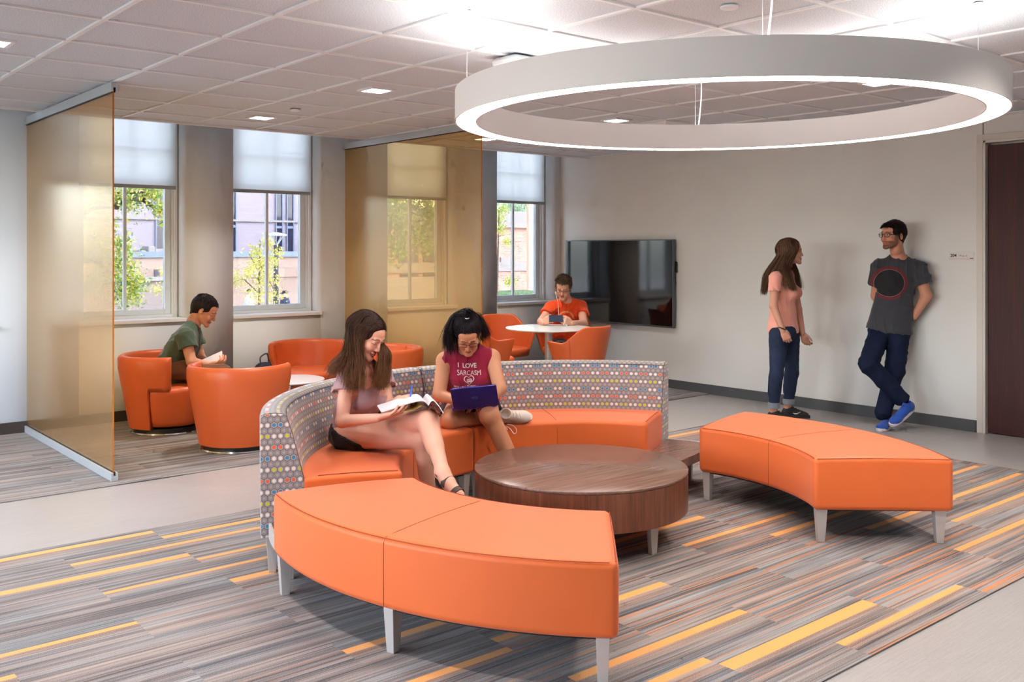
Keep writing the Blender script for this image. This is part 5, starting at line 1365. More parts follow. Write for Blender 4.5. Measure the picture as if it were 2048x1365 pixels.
    def sheet(prof,th,off,name,mat,e0=0,e1=1,par=mg):
        P_=[A3(*p)+np.array([0,0,off]) for p in prof]; P_=catmull(P_,6); rings=[]
        for p in P_: rings.append([tuple(p+ex*e0),tuple(p+ex*e1),tuple(p+ex*e1+np.array([0,0,th])),tuple(p+ex*e0+np.array([0,0,th]))])
        return MB().loft(rings).build(name,mat,par)
    pg=simple('magazine pages',(232,226,228),.4)
    Lp=[(763,826,4.84),(788,818,4.85),(818,808,4.86),(845,803,4.87),(857,812,4.88)]; Rp=[(857,812,4.88),(862,804,4.87),(868,803,4.86),(878,814,4.85),(887,828,4.84)]
    sheet(Lp,.0055,0,'left_pages',pg); sheet(Rp,.0055,0,'right_pages',pg)
    cv=simple('yellow brown magazine cover',(172,140,76),.3,noise=.5,nscale=18); cv2=simple('dark red magazine cover',(120,52,48),.3,noise=.4,nscale=22)
    sheet([(800,822,4.846),(828,818,4.858),(845,810,4.868),(857,816,4.878)],.0012,-.0075,'back_cover',cv); sheet([(858,818,4.878),(866,811,4.858),(876,820,4.848),(886,832,4.838)],.0012,-.0068,'front_cover',cv2)
    c0=A3(835,803,4.93)
    tip_=A3(819,803,4.97); top_=A3(824,773,5.02); d_=nv(top_-tip_)
    pn=empty('pen',tuple(tip_),'blue pen in the writing hand of the long haired woman','pen')
    MB().cyl(tuple(tip_),tuple(tip_+d_*.085),.0042,n=14).build('barrel',simple('blue pen barrel',(70,104,214),.3),pn)
    MB().cyl(tuple(tip_+d_*.05),tuple(tip_+d_*.09),.0056,.005,n=14).build('cap',simple('blue pen cap',(44,80,200),.3),pn)
woman_magazine()
# ------------------------------------------------------------------ 2: woman with laptop
def woman_laptop():
    sk=srgb(206,142,106)[:3]; Cs=np.array(list(sk)+[1.0])
    pel=A3(944,812,6.08); shR=A3(889,722,5.95); shL=A3(984,716,5.97); neck=A3(936,703,5.95); hipR=A3(918,815,6.05); hipL=A3(972,815,6.07)
    fw=wdir(.06,-1)
    knR=A3(899,842,5.80); anR=A3(1003,838,5.97); knL=A3(979,832,5.72); anL=A3(1046,972,5.80)
    elR=A3(878,790,5.86); wrR=A3(915,802,5.80); elL=A3(1000,778,5.86); wrL=A3(980,802,5.80)
    hd=A3(935,668,5.82); R=frame(wdir(.10,-1),40,3)
    b=Sdf(); up,f_,sd=torso(b,pel,neck,shR,shL,hipR,hipL,fw,w=.92)
    limb(b,hipR,knR,.080,.058,k=.03); limb(b,hipL,knL,.082,.058,k=.03)
    b.cap(knR,anR,.052,.036,k=.02); limb(b,knL,anL,.052,.036,bulge=.010,bdir=wdir(.3,.9),k=.02); b.ell(knL,(.058,.056,.058),k=.02)
    b.cap(shR,elR,.049,.040,k=.02); b.cap(elR,wrR,.040,.026,k=.012); b.cap(shL,elL,.049,.040,k=.02); b.cap(elL,wrL,.040,.026,k=.012)
    b.cap(neck,hd+np.array(R)@np.array([0,-.03,-.05]),.047,.050,k=.025)
    f1=wdir(.92,.2); b.cap(anR,anR+f1*.16,.032,.028,k=.02); f2=wdir(.35,-.94); b.cap(anL,anL+f2*.12+np.array([0,0,-.04]),.034,.03,k=.02)
    V,F_=b.mesh(.0045)
    h1=Sdf(); hand(h1,wrR,wdir(.85,-.15,-.1),(0,0,-1),wdir(.2,-.9),curl=(.35,.35,.35,.4),thumb=(.6,.3,.2),sc=.9); h2=Sdf(); hand(h2,wrL,wdir(-.75,-.2,-.1),(0,0,-1),wdir(-.2,-.9),curl=(.35,.35,.35,.4),thumb=(.6,.3,.2),sc=.9)
    tn=lambda m:(m[0],m[1],np.tile(Cs,(len(m[0]),1)))
    hp=head_parts(sk,srgb(170,92,78)[:3],srgb(40,28,26)[:3],'down',0,female=True,hairc=srgb(24,18,20)[:3])
    o=npmesh('person',[tn((V,F_)),tn(h1.mesh(.003)),tn(h2.mesh(.003)),xf(hp,R,hd,.99)],M['skin'],None,(pel[0],pel[1],.0075))
    tag(o,'woman in a maroon sleeveless top and black ponytail, typing on a laptop','person')
    s=Sdf(); torso(s,pel,neck,shR,shL,hipR,hipL,fw,w=1.0,bust=.012,belly=.010)
    s.ec(pel+up*.0,pel+up*.14,sd,.172,.155,.80,k=.05)
    s.ell(neck+up*.035+f_*.02,(.062,.066,.040),R=[sd,f_,up],k=.01,op='s')
    for sh,el,sg in ((shR,elR,-1),(shL,elL,1)):
        s.ell(sh+sd*sg*.044-up*.045,(.046,.10,.105),R=[sd,f_,up],k=.012,op='s'); s.ell(sh+sd*sg*.075,(.05,.09,.09),R=[sd,f_,up],k=.01,op='s')
    s.plane(pel-up*.05,-up)
    V,F_=s.mesh(.0042,folds(.0022,(30,20,14),.6,[sd,up,sd*.4+up*.6]))
    t=npmesh('tank_top',[(V,F_)],clothmat('maroon jersey',(146,26,56),var=.05,weave=.3),o)
    # printed lettering
    wp=simple('cream shirt print',(226,208,204),.7)
    ux=wdir(1,.06); uz=nv(up); 
    def line(txt,px,py,size,sx=1.0,bold=.0008):
        V_,Fv=text_mesh(txt,size,bold=0.0 if txt=='SARCASM' else bold); return [(x*sx,y,0) for x,y,z in V_],Fv,A3(px,py,5.9)
    for nm,txt,px,py,size,sx in (('lettering','I  LOVE',934,727,.037,.97),('lettering','SARCASM',938,741.5,.037,.92),('lettering',"IT'S LIKE PUNCHING",938,769.5,.020,1.0)):
        V_,Fv,org=line(txt,px,py,size,sx); print_on(nm,V_,Fv,t,org,ux,np.array(uz),wp,.012)
    # heart with fist
    H=[]
    n=60
    def hx(a,k): return (k*16*math.sin(a)**3/17*.034,k*(13*math.cos(a)-5*math.cos(2*a)-2*math.cos(3*a)-math.cos(4*a))/17*.034)
    V_=[];Fv=[]
    for k in range(n): 
        a=2*PI*k/n; V_+= [hx(a,1.0)+(0,),hx(a,.84)+(0,)]
    for k in range(n): j=(k+1)%n; Fv.append((2*k,2*j,2*j+1,2*k+1))
    fist=[]
    for i,x in enumerate((-.0105,-.0035,.0035,.0105)):
        fist.append(shiftVF(arc(.0022,.0042,0,2*PI,16,sx=.9,sy=1.5),x,.001))
    fist.append(([(-.014,-.007,0),(.014,-.007,0),(.011,-.013,0),(-.011,-.013,0)],[(0,1,2,3)])); fist.append(([(.014,.004,0),(.018,.002,0),(.016,-.010,0),(.012,-.009,0)],[(0,1,2,3)]))
    Vh,Fh=mergeVF((V_,Fv),*fist); print_on('heart_print',Vh,Fh,t,A3(938,755,5.9),ux,np.array(uz),wp,.012)
    q=Sdf(); q.ell(pel,(.155,.12,.10),R=[sd,f_,up],k=.03)
    for hp_,kn_ in ((hipR,knR),(hipL,knL)):
        d_=nv(kn_-hp_); q.cc(hp_-d_*.02,hp_+d_*.15,.092,.090,k=.02)
    q.plane(pel+up*.06,up)
    V,F_=q.mesh(.005,folds(.0015)); npmesh('shorts',[(V,F_)],clothmat('dark navy shorts',(34,34,48)),o)
    white=clothmat('off white canvas',(222,206,194)); sole=simple('white rubber sole',(236,224,212),.6)
    shoe(o,anR-f1*.045+np.array([0,0,-.0]) ,anR+f1*.3,np.array(wdir(.15,-.85,.45)),white,sole,L=.235,w=.040,name='sneaker',lace=simple('cream lace',(240,224,206),.7))
    la=anR+f1*.02+np.array([0,0,-.02])
    mb=MB(); pts=[A3(1010,852,5.93),A3(1020,858,5.91),A3(1028,868,5.90),A3(1033,864,5.90),A3(1031,856,5.91),A3(1024,851,5.92),A3(1014,849,5.93)]
    mb.tube(catmull(pts,6),.0022,6); mb.tube(catmull([A3(1008,851,5.93),A3(1013,857,5.91),A3(1015,860,5.90)],6),.0022,6)
    mb.build('shoelace_bow',simple('cream lace',(240,224,206),.7),o)
    shoe(o,anL-f2*.04+np.array([0,0,-.062]),anL+f2*.3+np.array([0,0,-.062]),(0,0,1),white,sole,L=.235,w=.040,name='sneaker',lace=simple('cream lace',(240,224,206),.7))
    gl=glasses(o,R,hd,.99,simple('dark brown wire glasses',(60,40,36),.35,.4),rim=.0014,wd=.024,ht=.0135)
    # hair: cap, high ponytail and loose side locks
    cols=[srgb(28,22,26)[:3],srgb(40,32,36)[:3],srgb(20,16,20)[:3],srgb(54,44,48)[:3]]
    Rm=np.array(R); T=lambda p:np.array(p)@Rm.T*.99+hd
    tie=T((0,.01,.150)); curves=[]
    ends=[(0,[A3(915,632,5.86),A3(899,655,5.84),A3(890,690,5.86)]),(.22,[A3(908,636,5.82),A3(897,665,5.78),A3(905,702,5.80)]),(.4,[A3(918,636,5.95),A3(905,660,5.98),A3(898,692,5.98)]),(.6,[A3(935,640,6.0),A3(932,665,6.02),A3(934,690,6.0)]),(.8,[A3(955,638,5.95),A3(964,655,5.93),A3(968,676,5.92)]),(1,[A3(955,634,5.86),A3(966,652,5.84),A3(975,668,5.84)])]
    for _ in range(1900):
        u=RNG.rand(); k=0
        while k<len(ends)-2 and u>ends[k+1][0]: k+=1
        f=(u-ends[k][0])/(ends[k+1][0]-ends[k][0]); w_=np.array(ends[k][1])*(1-f)+np.array(ends[k+1][1])*f
        jt=RNG.normal(size=3)*.010; upj=tie+np.array([0,0,.012])+RNG.normal(size=3)*.012+nv(w_[0]-tie)*.02
        curves.append(catmull([tie+RNG.normal(size=3)*.004,upj+np.array([0,0,.012]),w_[0]+jt,w_[1]+jt*1.3,w_[2]+jt*2.0],6))
    for _ in range(1300):     # hair combed up over the skull to the tie
        az=RNG.uniform(-PI,PI); el=D(RNG.uniform(-5,35)) if abs(az)>1.0 else D(RNG.uniform(22,40)); q=1.05+.03*RNG.rand()
        def E(el,q): return T((.079*math.cos(el)*math.sin(az)*q,(-.014+.100*math.cos(el)*math.cos(az)*q),.036+.090*math.sin(el)*q))
        curves.append(catmull([E(el,q),E(el+.4,q*1.03),E(el+.8 if el<.5 else el+.5,q*1.03),tie+RNG.normal(size=3)*.003],5))
    hs=strands(curves,.0013,cols,sides=3); cap=xf(hair_cap(.003,cols[0],vol=.008,low=-.03,hairline=.048),R,hd,.99)
    hr=npmesh('hair',[hs,cap],M['hair'],o)
    MB().tube([tie+Rm@np.array([.012*math.cos(a),.012*math.sin(a),.0]) for a in np.linspace(0,2*PI,20,endpoint=False)],.0035,8,closed=True).build('hair_tie',simple('white hair tie',(230,226,226),.6),hr)
    # laptop
    TL,TR,BR,BL=A3(903,779,5.56),A3(997,769.5,5.56),A3(993.5,810,5.69),A3(904.5,819.5,5.69)
    c0=(TL+TR+BR+BL)/4; ux_=nv((TR+BR)-(TL+BL)); uy_=nv((TL+TR)-(BL+BR)); uy_=nv(uy_-ux_*(uy_@ux_)); n_=np.cross(ux_,uy_)
    W_=np.linalg.norm((TR+BR)/2-(TL+BL)/2)/2; Hh=np.linalg.norm((TL+TR)/2-(BL+BR)/2)/2
    lp=empty('laptop',tuple(c0-uy_*Hh),'open purple blue laptop on the lap of the woman in the maroon top','laptop')
    if n_@np.array(wdir(0,-1))<0: n_=-n_
    lm=Mat('purple laptop lid',rough=.22,spec=.5); x,y,z=lm.xyz(); lm.set('col',srgb(44,30,128)); lm=lm.mat
    def slab(c,hx_,hy,hz,ax_,r): 
        P_=rr(hx_,hy,r,5); return MB().loft([[tuple(np.array(c)+np.array(ax_[0])*x*(1-e)+np.array(ax_[1])*y*(1-e)+np.array(ax_[2])*z) for x,y in P_] for z,e in ((-hz,.01),(-hz*.6,0),(hz*.6,0),(hz,.01))])
    lid=slab(c0,W_,Hh,.0045,(ux_,uy_,n_),.010).build('lid',lm,lp)
    MB().obox(c0-n_*.0052,(W_-.012,Hh-.012,.0004),(ux_,uy_,n_)).build('display',M['screen'],lid,smooth=False)
    lg=simple('blue laptop emblem',(64,96,196),.3)
    Vr,Fr=arc(.0145,.0160,0,2*PI,40); m=MB(); m.v=[tuple(c0+ux_*x+uy_*y+n_*.0049) for x,y,z in Vr]; m.f=Fr
    Vt,Ft=text_mesh('DELL',.0115,bold=.0003); nn=len(m.v); m.v+=[tuple(c0+ux_*x+uy_*y+n_*.0049) for x,y,z in Vt]; m.f+=[tuple(i+nn for i in q) for q in Ft]; m.build('emblem',lg,lid,smooth=False)
    bd=nv(np.array(wdir(0,1,.05))-ux_*(np.array(wdir(0,1,.05))@ux_)); bn=np.cross(ux_,bd); bc=(BL+BR)/2+bd*.108
    if bn[2]<0: bn=-bn
    bs=slab(bc-bn*.004,W_,.1,.008,(ux_,bd,bn),.012).build('base',simple('purple laptop base',(96,52,170),.35),lp)
    MB().obox(bc+bn*.0046,(W_-.02,.05,.0006),(ux_,bd,bn)).build('keyboard',M['black'],bs)
woman_laptop()
# ------------------------------------------------------------------ 3: man with phone
def short_hair(R,t,sc,rgb,name='hair',vol=.011,front=.0,parent=None,n=1500,length=.028,low=-.055,hairline=.055,up=.3,fringe=0.0,side=None,cols=None):
    cols=cols or [rgb,tuple(c*.7 for c in rgb),tuple(min(1,c*1.35) for c in rgb)]
    cap=xf(hair_cap(.0028,rgb,vol=vol*.75,low=low,hairline=hairline),R,t,sc)
    Rm=np.array(R); T=lambda p:np.array(p)@Rm.T*sc+np.array(t); curves=[]
    while len(curves)<n:
        v=nv(RNG.normal(size=3)); el=math.asin(v[2]); az=math.atan2(v[0],v[1])
        if el<D(30) and abs(az)<D(62): continue
        if el<D(-20) and abs(az)<D(120): continue
        if el<D(-42): continue
        q=1.04; p=np.array((.079*v[0]*q,-.015+.100*v[1]*q,.038+.089*v[2]*q)); nrm=v
        flow=np.array((v[0]*.3,.85,-.15)) if el>D(20) else np.array((v[0]*.1,-.15,-.95)); flow=flow-nrm*(flow@nrm); flow=nv(flow)
        l=length*(.7+.6*RNG.rand())*(1.0 if el>0 else .6); a=nv(flow+nrm*(up if el>D(25) else .06)+RNG.normal(size=3)*.12)
        if fringe and el>D(25) and abs(az)<D(70): a=nv(np.array((v[0]*.4,.9,-.45))+RNG.normal(size=3)*.1); l+=fringe
        curves.append(np.array([T(p),T(p+a*l*.4),T(p+a*l*.75+flow*l*.06),T(p+a*l*.9+flow*l*.18+np.array([0,0,-.1*l]))]))
    hs=strands(curves,.0017,cols,tip=.2)
    return npmesh(name,[cap,hs],M['hair'],parent)
def collar(parent,pts,r,mat): MB().tube(pts,r,8,closed=True).build('neck_band',mat,parent)
def tee(o,pel,neck,shR,shL,hipR,hipL,elR,elL,fw,w,mat,name='t_shirt',sl=.52,hem=-.06,belly=.012,h=.0055,amp=.0028,bust=0.0,rs=(.066,.074),neckr=(.070,.072,.045),sleeve_dir=None,tilt=0.0,depth=1.0):
    s=Sdf(); up,f_,sd=torso(s,pel,neck,shR,shL,hipR,hipL,fw,w=w,belly=belly,bust=bust,depth=depth)
    s.ec(pel+up*(hem-.09),pel+up*.15,sd,.172*w,.150*w,.76*depth,k=.05)
    s.cap(shR,shL,.062*w,k=.03)
    for sh,el in ((shR,elR),(shL,elL)):
        d_=nv(el-sh); L=np.linalg.norm(el-sh)
        s.cc(sh-d_*.015,sh+d_*L*sl,rs[0]*w,rs[1]*w,k=.03); s.cc(sh+d_*L*(sl-.025),sh+d_*L*(sl+.2),rs[0]*w*.9,rs[1]*w*.93,k=.003,op='s')
    s.ell(neck+up*.030+f_*.018,neckr,R=[sd,f_,up],k=.008,op='s')
    s.plane(pel+up*hem,-up+f_*tilt)
    V,F_=s.mesh(h,folds(amp,(26,18,13),float(RNG.rand()*6),[sd,up,sd*.6+up*.5]))
    return npmesh(name,[(V,F_)],mat,o),up,f_,sd
def man_phone():
    sk=srgb(220,164,140)[:3]; Cs=np.array(list(sk)+[1.0])
    pel=A3(1137,684,10.55); neck=A3(1132,601,10.38); shR=A3(1102,615,10.36); shL=A3(1162,613,10.42); hipR=A3(1120,688,10.5); hipL=A3(1156,688,10.52)
    elR=A3(1082,644,10.18); wrR=A3(1087,646,9.97); elL=A3(1168,648,10.15); wrL=A3(1143,647,9.94)
    hd=A3(1127,576,10.26); R=frame(wdir(-.22,-.97),22,-4); fw=wdir(-.12,-1)
    knR=A3(1115,706,10.1); knL=A3(1150,706,10.1)
    b=Sdf(); up,f_,sd=torso(b,pel,neck,shR,shL,hipR,hipL,fw,w=.86)
    b.cap(shR,elR,.050,.042,k=.02);b.cap(elR,wrR,.042,.029,k=.012);b.cap(shL,elL,.050,.042,k=.02);b.cap(elL,wrL,.043,.029,k=.012)
    b.cap(neck,hd+np.array(R)@np.array([0,-.03,-.06]),.055,.055,k=.025)
    V,F_=b.mesh(.006)
    pc=A3(1112,637.5,9.90)
    h1=Sdf(); hand(h1,wrR,nv(A3(1101,638,9.89)-wrR),wdir(.75,.2,.1),wdir(0,.1,1),curl=(.9,.9,.9,.9),thumb=(.7,.5,.3),sc=.98)
    h2=Sdf(); hand(h2,wrL,nv(A3(1126,638,9.88)-wrL),wdir(-.75,.2,.1),wdir(0,.1,1),curl=(.9,.9,.9,.9),thumb=(.7,.5,.3),sc=.98)
    tn=lambda m:(m[0],m[1],np.tile(Cs,(len(m[0]),1)))
    hp=head_parts(sk,srgb(186,104,96)[:3],srgb(90,66,52)[:3],'down',0,female=False,h=.003,hairc=srgb(74,58,48)[:3])
    o=npmesh('person',[tn((V,F_)),tn(h1.mesh(.0035)),tn(h2.mesh(.0035)),xf(hp,R,hd,1.0)],M['skin'],None,(pel[0],pel[1],.0075))
    tag(o,'man in a bright orange t-shirt and glasses, looking at a phone at the cafe table','person')
    t,up,f_,sd=tee(o,pel,neck,shR,shL,hipR,hipL,elR,elL,fw,1.02,clothmat('bright orange cotton',(244,82,36)),hem=-.10)
    wp=simple('pale shirt ring print',(252,168,120),.7); wp2=simple('dark red shirt print',(170,46,24),.7)
    print_on('ring_print',*mergeVF(arc(.072,.084,0,PI,50),arc(.088,.091,0,PI,50)),t,A3(1131,640,10.2),wdir(1,-.1),(0,0,1),wp,.02)
    print_on('badge_print',*mergeVF(([(-.045,-.01,0),(.045,-.01,0),(.035,.012,0),(-.03,.016,0)],[(0,1,2,3)])),t,A3(1131,640,10.2),wdir(1,-.1),(0,0,1),wp2,.02)
    q=Sdf(); q.ell(pel,(.17,.13,.10),k=.03); q.cap(hipR,knR,.088,.068,k=.03); q.cap(hipL,knL,.088,.068,k=.03); anR_=A3(1110,790,10.15); anL_=A3(1150,788,10.2)
    anR_[2]=.10; anL_[2]=.10; q.cap(knR,anR_,.066,.055,k=.02); q.cap(knL,anL_,.066,.055,k=.02)
    V,F_=q.mesh(.008,folds(.003)); npmesh('shorts',[(V,F_)],clothmat('dark grey trousers',(60,56,60)),o)
    ff=wdir(-.2,-.95)
    for an in (anR_,anL_): shoe(o,np.array([an[0],an[1],.008])-ff*.05,np.array([an[0],an[1],.008])+ff*.3,(0,0,1),simple('dark shoe',(50,48,50),.6),simple('light sole',(200,200,200),.6))
    glasses(o,R,hd,1.0,simple('dark wire glasses',(54,46,44),.35,.3),rim=.0016,wd=.025,ht=.0135)
    short_hair(R,hd,1.0,srgb(88,70,58)[:3],parent=o,n=1300,length=.035,up=.55,cols=[srgb(84,66,54)[:3],srgb(112,92,76)[:3],srgb(66,50,42)[:3]])
    ph=empty('phone',tuple(pc),'dark blue phone held sideways by the man in the orange t-shirt','phone')
    ax_=(wdir(1,-.1),nv(np.array(wdir(0,.35,1))),None); n_=np.cross(ax_[0],ax_[1])
    MB().obox(pc,(.072,.036,.0042),(nv(ax_[0]),ax_[1],nv(n_))).build('case',simple('navy phone case',(36,52,76),.35),ph,bevel=.003)
    MB().obox(pc-n_*np.sign(n_@np.array(wdir(0,-1)))*.0046,(.066,.032,.0003),(nv(ax_[0]),ax_[1],nv(n_))).build('phone_screen',M['screen'],ph,smooth=False)
    e=empty('earphones',tuple(A3(1117,600,10.15)),'white earphone cord hanging from the ear of the man in the orange t-shirt','earphones')
    wm=simple('white earphone cord',(238,226,216),.5)
    MB().tube(catmull([A3(1112,587,10.21),A3(1113,595,10.13),A3(1116,606,10.12),A3(1117,625,10.10),A3(1118,640,9.99),A3(1124,647,9.90),A3(1132,649,9.86),A3(1134,652,9.86),A3(1127,650,9.84),A3(1130,642,9.88),A3(1124,637,9.9)],6),.0024,6).build('cord',wm,e)
    MB().tube([A3(1112,589,10.20),A3(1111,584,10.22)],.005,8).build('earbud',wm,e)
man_phone()
# ------------------------------------------------------------------ 4: man reading, green shirt
def man_reading():
    sk=srgb(208,146,116)[:3]; Cs=np.array(list(sk)+[1.0])
    pel=A3(345,738,8.12); neck=A3(386,650,8.15); shR=A3(370,672,7.98); shL=A3(385,668,8.33); hipR=A3(348,740,8.0); hipL=A3(350,738,8.24)
    elR=A3(383,724,7.93); wrR=A3(417,731,8.02); elL=A3(402,718,8.32); wrL=A3(423,728,8.2)
    knR=A3(440,745,8.0); knL=A3(446,744,8.3); hd=A3(408,622,8.17); R=frame(wdir(.97,.12),28,0); fw=wdir(.95,.1,-.3)
    b=Sdf(); up,f_,sd=torso(b,pel,neck,shR,shL,hipR,hipL,fw,w=.86)
    b.cap(shR,elR,.048,.042,k=.02);b.cap(elR,wrR,.041,.028,k=.012);b.cap(shL,elL,.048,.042,k=.02);b.cap(elL,wrL,.041,.028,k=.012)
    b.cap(neck,hd+np.array(R)@np.array([0,-.035,-.06]),.058,.056,k=.025)
    V,F_=b.mesh(.0055)
    h1=Sdf(); hand(h1,wrR,wdir(.95,.1,.15),wdir(-.2,.5,.8),wdir(0,.5,.7),curl=(.55,.6,.65,.7),thumb=(.7,.5,.2),sc=1.0)
    h2=Sdf(); hand(h2,wrL,wdir(.9,-.2,.1),wdir(-.2,-.3,.8),wdir(0,-.5,.7),curl=(.55,.6,.65,.7),thumb=(.7,.5,.2),sc=1.0)
    tn=lambda m:(m[0],m[1],np.tile(Cs,(len(m[0]),1)))
    hp=head_parts(sk,srgb(172,98,86)[:3],srgb(40,30,26)[:3],'down',0,female=False,h=.0028,hairc=srgb(40,32,30)[:3])
    o=npmesh('person',[tn((V,F_)),tn(h1.mesh(.0033)),tn(h2.mesh(.0033)),xf(hp,R,hd,1.02)],M['skin'],None,(pel[0],pel[1],.0075))
    tag(o,'man in a dark green t-shirt leaning forward in the left tub chair, reading a booklet','person')
    t,up,f_,sd=tee(o,pel,neck,shR,shL,hipR,hipL,elR,elL,fw,1.10,clothmat('dark green cotton',(70,84,68)),hem=-.10,sl=.50,belly=.014,neckr=(.062,.064,.040))
    q=Sdf(); q.ell(pel,(.165,.12,.10),R=[sd,f_,up],k=.03); q.cap(hipR,knR,.092,.070,k=.03); q.cap(hipL,knL,.092,.070,k=.03)
    anR=knR+np.array(wdir(-.05,0,0)); anL=knL+np.array(wdir(.02,0,0)); anR[2]=.11; anL[2]=.11
    q.cap(knR,anR,.066,.050,k=.02); q.cap(knL,anL,.066,.050,k=.02)
    V,F_=q.mesh(.007,folds(.0035)); npmesh('trousers',[(V,F_)],clothmat('brown trousers',(116,78,54)),o)
    for an in (anR,anL):
        f=np.array(wdir(.97,.15)); shoe(o,np.array([an[0],an[1],.008])-f*.05,np.array([an[0],an[1],.008])+f*.3,(0,0,1),simple('brown shoe',(70,52,44),.6),simple('dark sole',(40,36,34),.6))
    short_hair(R,hd,1.02,srgb(38,32,32)[:3],parent=o,n=1600,length=.022,up=.5,low=-.05,cols=[srgb(34,28,28)[:3],srgb(54,46,46)[:3],srgb(24,20,20)[:3]])
    m=MB(); w_=elR+(wrR-elR)*.1
    a=A3(370,733.5,7.93)
    c=A3(422,714,8.1); bk=empty('booklet',tuple(c),'thin white booklet in the hands of the man in the green t-shirt','booklet')
    e1=A3(395,724,8.05); e2=A3(444,702,8.1); ux_=e2-e1; dn=np.array(wdir(.12,-.22,-.52))*.28; wt=simple('booklet paper',(226,222,226),.5)
    bow=nv(np.cross(ux_,dn))
    def leaf(s0,off,nm,mt):
        rings=[]
        for k in range(13):
            u=k/12; p=e1+ux_*u+np.array(wdir(0,s0*.02))*math.sin(PI*u)+bow*off
            rings.append([tuple(p),tuple(p+dn*(1-.25*u)),tuple(p+dn*(1-.25*u)+bow*.0015),tuple(p+bow*.0015)])
        MB().loft(rings).build(nm,mt,bk)
    leaf(0,0,'cover',wt)
    dn=np.array(wdir(.05,.42,-.30))*.30; leaf(.3,.001,'pages',simple('booklet pages',(196,176,160),.6))
man_reading()
